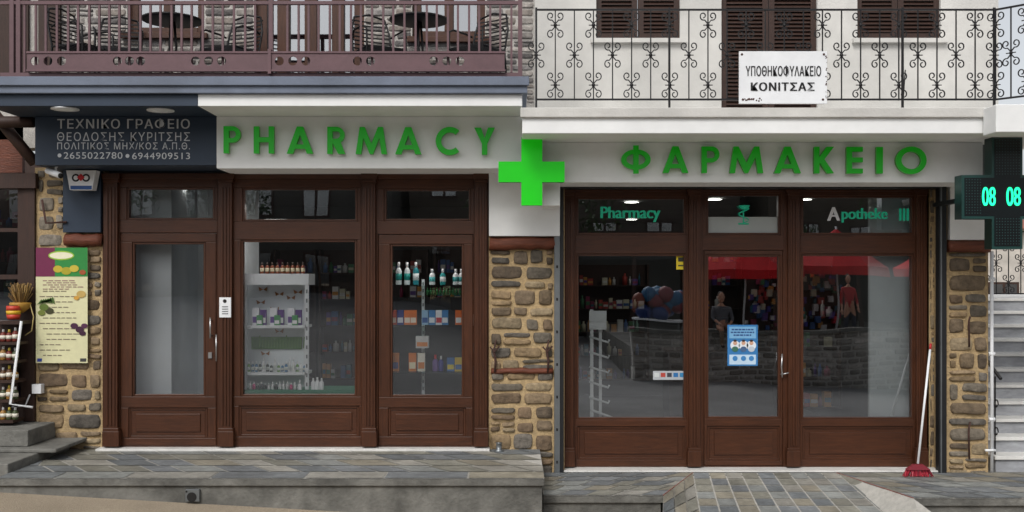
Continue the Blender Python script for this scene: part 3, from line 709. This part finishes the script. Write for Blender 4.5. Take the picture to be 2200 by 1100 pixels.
# LED cross
lc=empty('led_cross_sign'); ys=-.95
P=crosspoly(2066,2262,292,535,2131,2197,376,470,ys)
o=shape('case',[P],0,0,1,1,ys,.16,LEDBODY,lc)
P2=crosspoly(2072,2256,298,529,2136,2192,382,464,ys); shape('screen',[P2],0,0,1,1,ys-.004,.002,mat('led_screen',S(16,26,28),.25,.05,30,bump=0),lc)
for nm,a,b in (('hours',2110,2139),('minutes',2162,2193)): text(nm,'08',a,b,402,442,ys-.008,LED,lc,.02)
cm=MB('bracket',lc); cm.box(X(2090,ys),X(2100,ys),ys+.165,0,Z(430,ys),Z(420,ys),IRON); cm.box(X(2160,ys),X(2170,ys),ys+.1,ys+.14,Z(300,ys),ZQB,IRON)
# LED dot matrix on the face
for (a,b,t,u) in ((2072,2110,382,464),(2137,2192,298,380),(2137,2192,466,529)):
    px=a+4
    while px<b-2:
        py=t+4
        while py<u-2:
            cm.disc(X(px,ys),ys-.0055,Z(py,ys),.0055,COL,S(30,62,60),n=5); py+=6
        px+=6
cm.done()

# ======================================================= RAILINGS
rl=MB('balcony_railing'); yr=-1.2
for px in (20,34,577,1113): rl.pbox(px,px+9,-60,166,yr,yr+.045,MAUVE)
rl.pbox(0,1122,156,166,yr-.005,yr+.05,MAUVE); rl.pbox(0,1122,2,9,yr+.003,yr+.04,MAUVE); rl.pbox(0,1122,-68,-58,yr-.01,yr+.06,MAUVE)
px=50
while px<1110:
    if abs(px-577)>14: rl.pbox(px,px+4.5,9,155,yr+.01,yr+.03,MAUVE)
    px+=21.5 if R.random()<.5 else 24
rl.done()
hol=[]
for g3 in ((75,103,132),(252,278,302),(420,448,476),(600,629,657),(768,796),(932,960,988)):
    for p_ in g3: hol.append(circ(X(p_,-1.24),Z(131,-1.24),.043,20))
shape('railing_band',[[(X(58,-1.24),Z(150,-1.24)),(X(58,-1.24),Z(113,-1.24)),(X(1084,-1.24),Z(113,-1.24)),(X(1084,-1.24),Z(150,-1.24))]]+hol,0,0,1,1,-1.24,.012,MAUVE,bpy.data.objects['balcony_railing'])
ed=MB('band_edges',bpy.data.objects['balcony_railing']); ed.pbox(56,1086,110,114,-1.25,-1.21,MAUVE); ed.pbox(56,1086,149,153,-1.25,-1.21,MAUVE); ed.pbox(575,582,105,158,-1.255,-1.2,MAUVE); ed.done()
# wrought iron
wi=MB('wrought_iron_railing'); yr=-1.15
def irail(mb,pa,pb,z0,z1,n,first=0,step=2):
    pa=Vector(pa);pb=Vector(pb); d=(pb-pa).normalized()
    for z in (z0+.01,z1): mb.tube([(pa.x,pa.y,z),(pb.x,pb.y,z)],.012,IRON,4,smooth=False)
    H=z1-z0
    for k in range(n+1):
        p=pa+(pb-pa)*k/n
        mb.tube([(p.x,p.y,z0-.0),(p.x,p.y,z1)],.0075,IRON,4,smooth=False)
        hs=(.83,.17) if (k+first)%2 else (.5,)
        for h in hs:
            zc=z0+H*h
            for sx in (-1,1):
                for sz in (-1,1):
                    pts=[(p.x,p.y,zc+sz*.012)]
                    for q in range(16):
                        # arm leaves the bar near the centre, bows outward, and curls back towards the bar
                        t=q/15; a=-math.pi*.62+t*math.pi*2.15; rr=.036*(1-.62*t)
                        u=sx*(.045+rr*math.cos(a)); v=sz*(.088+rr*1.15*math.sin(a))
                        pts.append((p.x+d.x*u,p.y+d.y*u,zc+v))
                    mb.tube(pts,.007,IRON,4,smooth=False)
                mb.tube([(p.x,p.y,zc),(p.x+d.x*sx*.045,p.y+d.y*sx*.045,zc)],.006,IRON,4,smooth=False)
            mb.ball(p.x,p.y,zc,.018,.018,.024,IRON,n=6)
z0,z1=Z(216,yr),Z(21,yr)
irail(wi,(X(1152,yr),yr,0),(X(2136,yr),yr,0),z0,z1,24)
irail(wi,(X(2139,yr),yr,0),(X(2240,-1.45),-1.45,0),z0,z1,3,1)
for px in (1152,1438,1939,2136): wi.tube([(X(px,yr),yr,ZQ),(X(px,yr),yr,z1+.02)],.014,IRON,4,smooth=False); 
wi.tube([(X(1939,yr),yr-.0,Z(235,yr)),(X(1945,yr),yr,Z(150,yr))],.006,IRON,4)
wi.done()

# ======================================================= BALCONY FURNITURE
def table(px,y):
    t=MB('balcony_table'); x=X(px,y); z=ZS
    t.lathe(x,y,z+.70,[(.28,0),(.30,.008),(.30,.025),(.28,.032)],IRON,28)
    for k in range(3):
        a=2*math.pi*k/3+.5; c,s_=math.cos(a),math.sin(a)
        t.tube([(x+.02*c,y+.02*s_,z+.7),(x+.04*c,y+.04*s_,z+.45),(x+.03*c,y+.03*s_,z+.3),(x+.14*c,y+.14*s_,z+.14),(x+.24*c,y+.24*s_,z+.012)],.013,IRON,6)
    t.tube([(x+.08*math.cos(a*.5236),y+.08*math.sin(a*.5236),z+.3) for a in range(13)],.008,IRON,5)
    t.done()
def chair(px,y,ang):
    c=MB('metal_chair'); M=Matrix.Translation((X(px,y),y,ZS))@Matrix.Rotation(ang,4,'Z')
    T=lambda p:M@Vector(p)
    for sx in (-1,1):
        x=.21*sx
        c.tube([T((x,-.2,0)),T((x,-.2,.42)),T((x,-.19,.6)),T((x*1.1,-.1,.64)),T((x*1.1,.12,.64)),T((x,.2,.62))],.011,IRON,6)
        c.tube([T((x,.24,0)),T((x,.19,.42)),T((x,.25,.66)),T((x*.8,.28,.82))],.011,IRON,6)
        c.tube([T((x,-.2,.42)),T((x,.2,.42))],.011,IRON,6)
    c.tube([T((-.168,.28,.82)),T((0,.29,.86)),T((.168,.28,.82))],.011,IRON,6)
    for k in range(9): c.tube([T((-.21,-.2+k*.048,.425)),T((.21,-.2+k*.048,.425))],.009,IRON,4)
    for k in range(8):
        h=.48+k*.043; yy=.2+(h-.42)*.2; c.tube([T((-.2,yy,h)),T((0,yy+.02,h)),T((.2,yy,h))],.009,IRON,4)
    c.done()
table(370,-.6); table(900,-.6)
chair(178,-.6,1.2); chair(255,-.45,.3); chair(495,-.5,-.4); chair(815,-.5,.5); chair(1025,-.55,-.6)

# ======================================================= NEIGHBOUR (far left)
nb=empty('timber_shop_building')
m=MB('walls',nb)
m.box(-8,X(48),.02,.3,Z(300),ZSB,WD); m.box(-8,X(-60),.02,.3,-.4,Z(300),MORTAR)
m.box(-8,X(74),.02,.3,-.4,Z(905),CONC)
m.box(-8,X(76),2.5,2.6,-.4,ZSB,WD); m.box(-8,X(76),.02,2.5,-.4,-.05,DARK)
m.pbox(50,74,375,905,-.03,.1,WD)
m.done()
m=MB('window_joinery',nb)
m.pbox(-60,76,372,404,-.08,.1,WD); m.pbox(-40,48,300,371,.0,.06,BEAM); m.pbox(38,50,404,690,-.02,.08,WD); m.pbox(-60,38,590,600,-.01,.06,WD); m.pbox(-60,38,490,498,-.01,.06,WD); m.pbox(-60,48,690,704,-.02,.08,WD)
m.tube([(X(-20,-.4),-.4,Z(235,-.4)),(X(75,-.3),-.3,Z(350,-.3))],.06,WD,8); m.tube([(X(-60,-.5),-.5,Z(262,-.5)),(X(72,-.5),-.5,Z(262,-.5))],.06,WD,8)
m.face([(X(-60),.05,Z(690)),(X(38),.05,Z(690)),(X(38),.05,Z(404)),(X(-60),.05,Z(404))],GLD)
m.done()
prodshelf('goods_shelf',-6.2,X(50,.8),.8,[.4,.8,1.2,1.6,2.0,2.4])
m=MB('jar_rack'); yy=-.35
m.tube([(X(46,yy),yy,Z(690,yy)),(X(22,yy),yy,Z(868,yy)),(X(70,yy),yy,Z(875,yy))],.014,PAINTW,6)
m.pbox(-30,42,690,697,yy,yy+.3,WD); m.pbox(-30,36,697,912,yy+.28,yy+.3,WD); m.pbox(30,36,697,912,yy+.25,yy+.279,WD)
for py in (738,778,820,862,906):
    m.pbox(-30,38-(py-700)*.05,py-3,py+3,yy,yy+.25,WD)
    for k in range(5): 
        bottle(m,-22+k*13,py-4,yy+.04,12,R.choice((26,30,22)),R.choice((S(90,60,30),S(60,70,40),S(150,110,50),S(180,170,150),S(110,40,30))),S(200,180,70) if k%2 else S(200,200,200),label=S(220,215,200))
m.done()
m=MB('flower_pot'); x,z=X(14,-.35),Z(687,-.35)
m.lathe(x,-.2,z,[(.06,0),(.07,.05)],COL,16,S(190,60,40)); m.lathe(x,-.2,z+.051,[(.07,0),(.072,.04)],COL,16,S(215,170,40)); m.lathe(x,-.2,z+.092,[(.072,0),(.07,.05)],COL,16,S(190,60,40)); 
m.lathe(x,-.2,z+.143,[(.06,0),(.055,.004)],COL,12,S(60,45,30)); m.done()
m=MB('dried_flower_basket'); x,z=X(36,-.2),Z(640,-.2)
for k in range(160):
    a=R.uniform(0,6.28); rr=R.uniform(.02,.13); p0=Vector((x+rr*.3*math.cos(a),-.12+rr*.3*math.sin(a),z-.08)); p1=Vector((x+rr*math.cos(a),-.12+rr*math.sin(a),z+R.uniform(.02,.16)))
    m.tube([p0,p1],[.002,.007],COL,4,R.choice((S(150,120,70),S(110,85,50),S(170,140,90),S(90,70,40))))
m.lathe(x,-.12,z-.16,[(.03,0),(.09,.05),(.11,.1),(.10,.11)],COL,14,S(175,130,50)); m.tube([(x+.1,-.12,z-.06),(x+.14,-.12,z-.2),(x+.12,-.12,z-.35),(x+.05,-.12,z-.4)],.006,COL,5,S(190,170,110)); m.done()
# neighbour steps
st=MB('stone_steps')
st.box(-8,XL0-.03,-1.35,.02,-1,.06,CONC); st.box(-8,X(120,-.75)+.0,-.75,.019,.061,.1,CONC); st.box(-8,X(62,-.6),-.62,.018,.101,.27,CONC)
st.done(.012,2)
# food poster
m=MB('food_poster'); yy=-.06
m.pbox(77,188,532,780,yy,yy+.012,COL,S(215,212,170)); m.pbox(77,118,532,594,yy-.003,yy-.0005,COL,S(110,30,70)); m.pbox(118,188,532,594,yy-.003,yy-.0005,COL,S(40,135,60))
m.disc(X(132,yy),yy-.005,Z(549,yy),.14,COL,S(150,190,60),rz=.05); m.disc(X(132,yy),yy-.006,Z(549,yy),.125,COL,S(235,230,200),rz=.036)
for px,py,r_,c in ((125,578,.05,S(190,170,50)),(143,582,.055,S(170,160,40)),(160,577,.05,S(200,180,60)),(178,585,.035,S(160,80,40)),(95,660,.05,S(90,110,40)),(107,668,.045,S(60,60,30)),(90,672,.04,S(110,120,50)),(160,700,.04,S(70,30,60)),(172,708,.045,S(60,25,50)),(182,700,.035,S(80,35,70)),(178,716,.035,S(60,20,50)),(175,632,.05,S(190,160,90)),(165,640,.03,S(200,150,60))):
    m.disc(X(px,yy),yy-.007-R.random()*.002,Z(py,yy),r_,COL,c,rz=r_*.75)
for k in range(6):
    m.face([(X(80+k*5,yy),yy-.012,Z(655-k*2,yy)),(X(90+k*5,yy),yy-.012,Z(643-k,yy)),(X(94+k*5,yy),yy-.012,Z(648+k,yy))],COL,S(70,100,40))
py=603
while py<768:
    n=R.choice((5,6,7)) if py<625 else R.choice((4,5,6)); x=R.choice((85,92,100,108)); 
    for k in range(n):
        q=R.uniform(6,14)
        if x+q<183: m.pbox(x,x+q,py-.8,py+.8,yy-.004,yy-.0015,COL,S(140,100,100) if py<625 else S(120,108,92))
        x+=q+3
    py+=4.5 if py<625 else 11.5
m.pbox(80,90,770,777,yy-.003,yy-.0005,COL,S(40,60,140)); m.pbox(172,185,770,777,yy-.003,yy-.0005,COL,S(60,60,60))
m.done()
m=MB('electrical_boxes'); m.pbox(68,88,826,846,-.1,-.02,PAINTW); m.tube([(X(70),-.06,Z(846)),(X(60),-.06,Z(870)),(X(35),-.1,Z(872))],.01,PAINTW,6); m.done(.003,1)
# ======================================================= PROPS
m=MB('broom')
zb=ZR+.012
b=Vector((X(1998,-.0),-.02,Z(738,-.0)))
a=Vector((X(1972,-.3),-.3,zb+.13))
m.tube([a,a+(b-a)*.95],.012,PAINTW,8); m.tube([a+(b-a)*.95,b],.013,COL,8,S(180,30,40))
x,yb2=a.x,a.y
def fr(mb,x,y,z,w0,w1,d0,d1,h,c):
    V=[(x-w0,y-d0,z),(x+w0,y-d0,z),(x+w0,y+d0,z),(x-w0,y+d0,z),(x-w1,y-d1,z+h),(x+w1,y-d1,z+h),(x+w1,y+d1,z+h),(x-w1,y+d1,z+h)]
    mb.idx(V,[(0,3,2,1),(4,5,6,7),(0,1,5,4),(1,2,6,5),(2,3,7,6),(3,0,4,7)],COL,c)
fr(m,x,yb2,zb+.07,.125,.05,.03,.02,.055,S(120,25,40))
for k in range(60):
    t=-1+2*k/59
    m.tube([(x+t*.115,yb2-.02+.04*R.random(),zb+.072),(x+t*.155,yb2-.04+.08*R.random(),zb)],.005,COL,4,R.choice((S(150,30,50),S(120,20,40),S(170,45,60))))
m.done()
m=MB('downpipe'); m.tube([(X(2128),-.03,Z(540)),(X(2128),-.03,ZR)],.018,PAINTW,10); m.tube([(X(2112),-.05,Z(966)),(X(2134),-.05,Z(966))],.014,PAINTW,8)
for py in (600,760,900): m.tube([(X(2122),-.03,Z(py)),(X(2134),-.03,Z(py))],.022,PAINTW,8)
m.done()
m=MB('pipe_outlet'); m.lathe(X(1072,-.15),-.15,-.03,[(.05,0),(.05,.02),(.03,.03),(.03,.09),(.04,.1)],GREY,12); m.done()
m=MB('drain_outlet'); yy=-1.61; m.pbox(398,428,1052,1078,yy,yy+.05,GREY); m.disc(X(412,yy),yy-.003,Z(1068,yy),.045,DARK,n=14); m.disc(X(401,yy),yy-.003,Z(1056,yy),.01,DARK,n=6); m.done(.003,1)
# stairs right
stt=empty('marble_staircase'); m=MB('steps',stt)
x0=X(2136)+.01; NS=11
for k in range(NS):
    z=ZR+.165*(k+1); yy=-.0+.27*k
    m.box(x0+.02,9,yy+.03,yy+.30+(4 if k==NS-1 else 0),-1.2,z-.037,MARBLE); m.box(x0,9,yy-.0,yy+.302+(4 if k==NS-1 else 0),z-.035,z,SILL)
m.done(.003,1)
m=MB('stair_railing',stt)
for k in range(0,NS,1):
    z=ZR+.165*(k+1); yy=.13+.27*k
    m.tube([(x0+.06,yy,z),(x0+.06,yy,z+.85)],.009,IRON,4)
    for s_ in (-1,1):
        for hh in (.25,.55):
            m.tube([(x0+.06,yy+.02+s_*(.05+.045*(1-.6*t/10)*math.cos(t*.6)),z+hh+.06*(1-.6*t/10)*math.sin(t*.6)) for t in range(11)],.007,IRON,4)
zl=ZR+.165*NS
m.tube([(x0+.06,.0,ZR+1.0),(x0+.06,.13+.27*NS,zl+.88)],.018,IRON,6)
irail(m,(x0+.05,2.9,0),(x0+2.05,2.9,0),zl+.05,zl+.9,12)
m.done()
# ======================================================= FAR BACKGROUND and OPPOSITE SIDE
def house(name,x0,x1,y0,y1,z0,z1,wallc,roofc,front_y):
    e=empty(name); wm=mat(name+'_wall',wallc,.9,.1,3,bump=.2,stain=.15); rm=mat(name+'_roof',roofc,.85,.25,6,(1,6,1),bump=.4)
    m=MB('walls',e); m.box(x0,x1,y0,y1,z0,z1,wm); m.done()
    m=MB('roof',e); o=.5; mx=(y0+y1)/2
    m.idx([(x0-o,y0-o,z1),(x1+o,y0-o,z1),(x1+o,y1+o,z1),(x0-o,y1+o,z1),(x0+1,mx,z1+1.8),(x1-1,mx,z1+1.8)],[(0,1,5,4),(2,3,4,5),(0,4,3),(1,2,5),(3,2,1,0)],rm); m.done()
    m=MB('windows',e)
    x=x0+1
    while x<x1-1.5:
        zz=z0+1.2
        while zz<z1-1.6:
            m.box(x,x+1.1,front_y-.05,front_y+.05,zz,zz+1.5,WD); m.box(x+.08,x+.5,front_y-.06,front_y+.06,zz+.08,zz+1.42,GLD); m.box(x+.6,x+1.02,front_y-.06,front_y+.06,zz+.08,zz+1.42,GLD); zz+=2.8
        x+=2.4
    m.done()
house('distant_house',9,20,26,36,-1,3.6,S(190,185,178),S(150,95,80),26)
house('opposite_house',-4.6,10.4,-44,-34,-1.2,8.5,S(84,76,68),S(80,62,54),-34)
house('opposite_house.001',11.2,26,-42,-33,-1.2,8.2,S(90,82,72),S(80,60,50),-33)
house('opposite_house.002',-24,-5.0,-42,-31,.2,8.8,S(74,72,68),S(70,62,58),-31)
# dark timber market porch under the opposite roofs
m=MB('market_porch')
m.box(1.5,20,-29,-24,3.3,3.45,WD); 
for k in range(8): m.box(1.6+k*2.6,1.75+k*2.6,-24.2,-24.05,-.5,3.3,WD)
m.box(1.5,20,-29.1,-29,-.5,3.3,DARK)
m.box(2.5,8,-24.4,-24.3,2.4,3.1,CLOTH,S(60,62,66))
m.done()
pz=MB('plaza'); pz.box(3.0,22,-32,-14.1,-1.4,.1,CONC); pz.done()
pw=MB('plaza_wall'); pw.box(3.0,14,-14.1,-13.82,-1.3,.5,MORTARW)
n0=len(pw.v)
stones(pw,3.0,14,-1.0,.5,13.82,(.12,.2),(.25,.45),[S(150,145,138),S(172,166,158),S(130,125,118)],rel=.03,gap=.035)
pw.v[n0:]=[(a,-b+.01,c) for a,b,c in pw.v[n0:]]
pw.box(2.95,14.05,-14.15,-13.72,.502,.58,CONC); pw.done()
def parasol(x,y,z,r,h):
    m=MB('red_parasol'); n=8; c=S(205,22,30)
    V=[(x,y,z+h+1.15)]+[(x+r*math.cos(2*math.pi*k/n+.39),y+r*math.sin(2*math.pi*k/n+.39),z+h) for k in range(n)]+[(x+r*math.cos(2*math.pi*k/n+.39),y+r*math.sin(2*math.pi*k/n+.39),z+h-.25) for k in range(n)]
    for k in range(n):
        q=.82+.18*(k%2); cc=tuple(v*q for v in c)
        m.idx([V[0],V[1+k],V[1+(k+1)%n],V[9+k],V[9+(k+1)%n]],[(0,1,2),(1,3,4,2)],CLOTH,cc)
    m.tube([(x,y,z),(x,y,z+h+1.2)],.03,PAINTW,8); m.lathe(x,y,z,[(.3,0),(.28,.08),(.05,.1)],CONC,16)
    for k in range(n): m.tube([(x,y,z+h+.3),V[1+k]],.01,PAINTW,4)
    m.done()
parasol(6.3,-16.3,.1,1.5,1.95); parasol(9.0,-17.2,.1,1.5,2.05); parasol(12.8,-18,.1,1.7,2.1)
m=MB('beach_ball_display')
for k in range(30):
    m.ball(3.75+R.uniform(-.5,.5),-14.9+R.uniform(-.3,.3),1.15+R.uniform(-.3,.3),.19,.17,.2,COL,R.choice((S(20,60,120),S(30,90,130),S(130,60,40),S(120,40,50),S(20,50,110),S(40,110,150))),n=10)
m.box(3.2,4.3,-15.3,-14.5,.75,.8,PAINTW)
for a in (3.25,4.25):
    for b in (-15.25,-14.55): m.tube([(a,b,.1),(a,b,.78)],.02,GREY,6)
m.done()
m=MB('market_goods_rack')
m.box(6.9,9.6,-18.9,-18.8,.1,1.9,WD)
for k in range(120):
    xx=R.uniform(6.9,9.5); zz=R.uniform(.3,1.8); q=R.uniform(.06,.16); m.box(xx,xx+q,-18.8,-18.8+R.uniform(.05,.25),zz,zz+q*1.3,COL,R.choice(PC+[S(210,40,60),S(60,60,160)]))
m.done()
def tree(name,x,y,z,h,cr):
    e=empty(name); m=MB('trunk',e)
    m.tube([(x,y,z),(x+.1,y,z+h*.3),(x,y+.1,z+h*.6)],[.25,.18,.1],WD,8)
    cl=[]
    for k in range(9):
        a=R.uniform(0,6.28); q=Vector((x+cr*.6*math.cos(a),y+cr*.6*math.sin(a),z+h*R.uniform(.55,.95))); cl.append(q)
        m.tube([(x,y,z+h*R.uniform(.35,.6)),q],[.08,.02],WD,5)
    m.done(); f=MB('foliage',e)
    for q in cl:
        for k in range(260):
            d=Vector((R.gauss(0,1),R.gauss(0,1),R.gauss(0,1))).normalized()*cr*.5*R.random()**.4; p=q+d
            s1=R.uniform(.06,.13); u=Vector((R.gauss(0,1),R.gauss(0,1),R.gauss(0,1))).normalized(); v=u.orthogonal().normalized()
            kk=R.uniform(.5,1.3); f.face([p-u*s1,p+v*s1*.6,p+u*s1,p-v*s1*.6],LEAF,(.05*kk,.09*kk,.03*kk))
    f.done()
tree('plane_tree',1.0,-23,-.5,7.5,2.8); tree('plane_tree.001',14,-22,.1,7,2.6); tree('plane_tree.002',-14,-24,.4,7,2.8)
# people across the street
SK=S(190,140,115)
def person(name,loc,rot,shirt,pants,seated=False):
    e=empty(name)
    J={'pel':(0,0,.93),'sp':(0,0,1.12),'ch':(0,0,1.34),'nk':(0,0,1.50),'hd0':(0,-.01,1.58)}
    if not seated:
        J.update({'hl':(.1,0,.88),'kl':(.11,-.02,.48),'al':(.12,.02,.08),'tl':(.13,-.14,.03),'hr':(-.1,0,.88),'kr':(-.11,-.03,.48),'ar':(-.13,.03,.08),'tr':(-.14,-.13,.03),
         'sl':(.19,0,1.42),'el':(.25,.02,1.14),'wl':(.26,-.08,.9),'sr':(-.19,0,1.42),'er':(-.26,.03,1.14),'wr':(-.22,-.16,.95)})
    else:
        J={k:(a,b,c-.42) for k,(a,b,c) in J.items()}
        J.update({'hl':(.1,-.05,.5),'kl':(.12,-.45,.5),'al':(.12,-.42,.1),'tl':(.12,-.58,.05),'hr':(-.1,-.05,.5),'kr':(-.13,-.44,.5),'ar':(-.14,-.38,.1),'tr':(-.15,-.54,.05),
         'sl':(.19,0,1.0),'el':(.24,-.08,.74),'wl':(.14,-.32,.62),'sr':(-.19,0,1.0),'er':(-.24,-.08,.74),'wr':(-.12,-.32,.62)})
    ks=list(J); ed=[('pel','sp'),('sp','ch'),('ch','nk'),('nk','hd0'),('pel','hl'),('hl','kl'),('kl','al'),('al','tl'),('pel','hr'),('hr','kr'),('kr','ar'),('ar','tr'),('ch','sl'),('sl','el'),('el','wl'),('ch','sr'),('sr','er'),('er','wr')]
    rad={'pel':.14,'sp':.13,'ch':.15,'nk':.06,'hd0':.055,'h':.09,'k':.06,'a':.04,'t':.035,'s':.07,'e':.045,'w':.03}
    me=bpy.data.meshes.new('b'); me.from_pydata([J[k] for k in ks],[(ks.index(a),ks.index(b)) for a,b in ed],[])
    o=bpy.data.objects.new('b',me); bpy.context.collection.objects.link(o)
    sk=o.modifiers.new('s','SKIN'); 
    for i,k in enumerate(ks):
        r_=rad.get(k,rad.get(k[0])); me.skin_vertices[0].data[i].radius=(r_,r_)
    me.skin_vertices[0].data[0].use_root=True
    su=o.modifiers.new('u','SUBSURF'); su.levels=2; su.render_levels=2
    bpy.context.view_layer.update()
    nm=bpy.data.meshes.new_from_object(o.evaluated_get(bpy.context.evaluated_depsgraph_get())); bpy.data.objects.remove(o)
    b=bpy.data.objects.new('body',nm); bpy.context.collection.objects.link(b); b.parent=e
    nm.materials.clear()
    for i,c in enumerate((shirt,pants,SK,S(40,35,32))): nm.materials.append(mat(name+'_m%d'%i,c,.85,.08,10,bump=.05))
    pz_=J['pel'][2]; cz=J['nk'][2]
    for p in nm.polygons:
        c=p.center; p.use_smooth=True
        i=0
        if c.z<pz_-.01 and not (abs(c.x)>.19 and c.z>pz_-.2): i=1
        if seated and c.z<.62 and abs(c.x)<.2 and c.z<pz_+.05 and c.y<-.0: i=1
        if c.z<.09: i=3
        if c.z>cz-.01: i=2
        for w_ in ('l','r'):
            E=Vector(J['e'+w_]); W=Vector(J['w'+w_]); 
            if (c-W).length<(W-E).length*.9 and (c-W).length<(c-E).length*1.2: i=2
        p.material_index=i
    h=MB('head',e); hz=J['hd0'][2]+.11
    sm=mat(name+'_skin',SK,.6,.05,10,bump=0); hm=mat(name+'_hair',S(45,32,25),.8,.2,30,bump=.2); em=DARK
    h.ball(0,-.01,hz,.075,.092,.115,sm,n=18); h.ball(0,.018,hz+.035,.083,.09,.098,hm,n=18); h.ball(0,-.105,hz-.01,.014,.02,.022,sm,n=8)
    for s_ in (-1,1): h.ball(.03*s_,-.09,hz+.012,.012,.01,.008,em,n=8); h.ball(.078*s_,0,hz,.012,.02,.03,sm,n=8)
    h.ball(0,-.093,hz-.05,.024,.01,.006,mat(name+'_lips',S(150,80,75),.6),n=8)
    for w_ in ('l','r'):
        E=Vector(J['e'+w_]); W=Vector(J['w'+w_]); d=(W-E).normalized(); sd=d.cross(Vector((0,1,0))).normalized()
        h.tube([W,W+d*.05,W+d*.09],[.028,.04,.034],sm,8)
        for f_ in range(4):
            o_=sd*(f_-1.5)*.018; L_=(.06,.07,.066,.05)[f_]; h.tube([W+d*.08+o_,W+d*(.08+L_*.6)+o_+Vector((0,-.008,0)),W+d*(.08+L_)+o_+Vector((0,-.022,0))],[.009,.008,.006],sm,6)
        h.tube([W+d*.03+sd*.03,W+d*.07+sd*.055,W+d*.09+sd*.05],[.011,.01,.007],sm,6)
    h.done()
    e.location=loc; e.rotation_euler=(0,0,rot)
person('standing_person',(8.55,-14.7,.1),math.pi,S(170,28,34),S(40,45,60))
person('seated_person',(5.2,-13.9,.13),math.pi,S(90,90,95),S(120,102,84),True)

# ======================================================= LIGHT, WORLD, CAMERA
wd=bpy.data.worlds.new('World'); bpy.context.scene.world=wd; wd.use_nodes=True; nt=wd.node_tree; bg=nt.nodes['Background']
sky=nt.nodes.new('ShaderNodeTexSky'); sky.sky_type='NISHITA'; sky.sun_disc=False
dv=Vector((-.35,-1.0,1.05)).normalized()
sky.sun_elevation=math.asin(dv.z); sky.sun_rotation=math.atan2(dv.x,dv.y); sky.dust_density=3; sky.ozone_density=1
hs=nt.nodes.new('ShaderNodeHueSaturation'); hs.inputs['Saturation'].default_value=.22; hs.inputs['Value'].default_value=1
nt.links.new(sky.outputs[0],hs.inputs['Color']); nt.links.new(hs.outputs[0],bg.inputs[0]); bg.inputs[1].default_value=.15
sn=bpy.data.lights.new('sun','SUN'); sn.energy=1.5; sn.angle=math.radians(20); sn.color=(1,.97,.93)
so=bpy.data.objects.new('sun',sn); bpy.context.collection.objects.link(so); so.rotation_euler=dv.to_track_quat('Z','Y').to_euler()
def arealamp(name,x,y,z,sz,en,par=None):
    l=bpy.data.lights.new(name,'AREA'); l.shape='DISK'; l.size=sz; l.energy=en; l.color=(1,.97,.93)
    o=bpy.data.objects.new(name,l); bpy.context.collection.objects.link(o); o.location=(x,y,z); o.parent=par
arealamp('ceiling_light',2.3,1.6,zc-.03,.4,10,RB); arealamp('ceiling_light',2.3,5,zc-.03,.4,6,RB)
arealamp('ceiling_light',-2.0,2.2,Z(374)-.03,.4,9,LB)
arealamp('added_display_fill',X(590,.3),.3,Z(440,.3),.25,5,LB); arealamp('added_display_fill',X(915,.3),.26,Z(470,.3),.25,4.5,LB); arealamp('added_display_fill',X(375,.8),.8,Z(400,.8),.3,4,LB)  # added fill lamps with no visible fitting, brightening the displays and door partition
cd=bpy.data.cameras.new('camera'); co=bpy.data.objects.new('camera',cd); bpy.context.collection.objects.link(co)
co.location=(0,-CAMD,EYE); co.rotation_euler=(math.pi/2,0,0); cd.sensor_width=36; cd.lens=36*CAMD/11.0; cd.shift_y=(50/200)/11.0; cd.clip_end=1000
sc=bpy.context.scene; sc.camera=co
sc.view_settings.view_transform='Standard'; sc.view_settings.look='None'; sc.view_settings.exposure=0
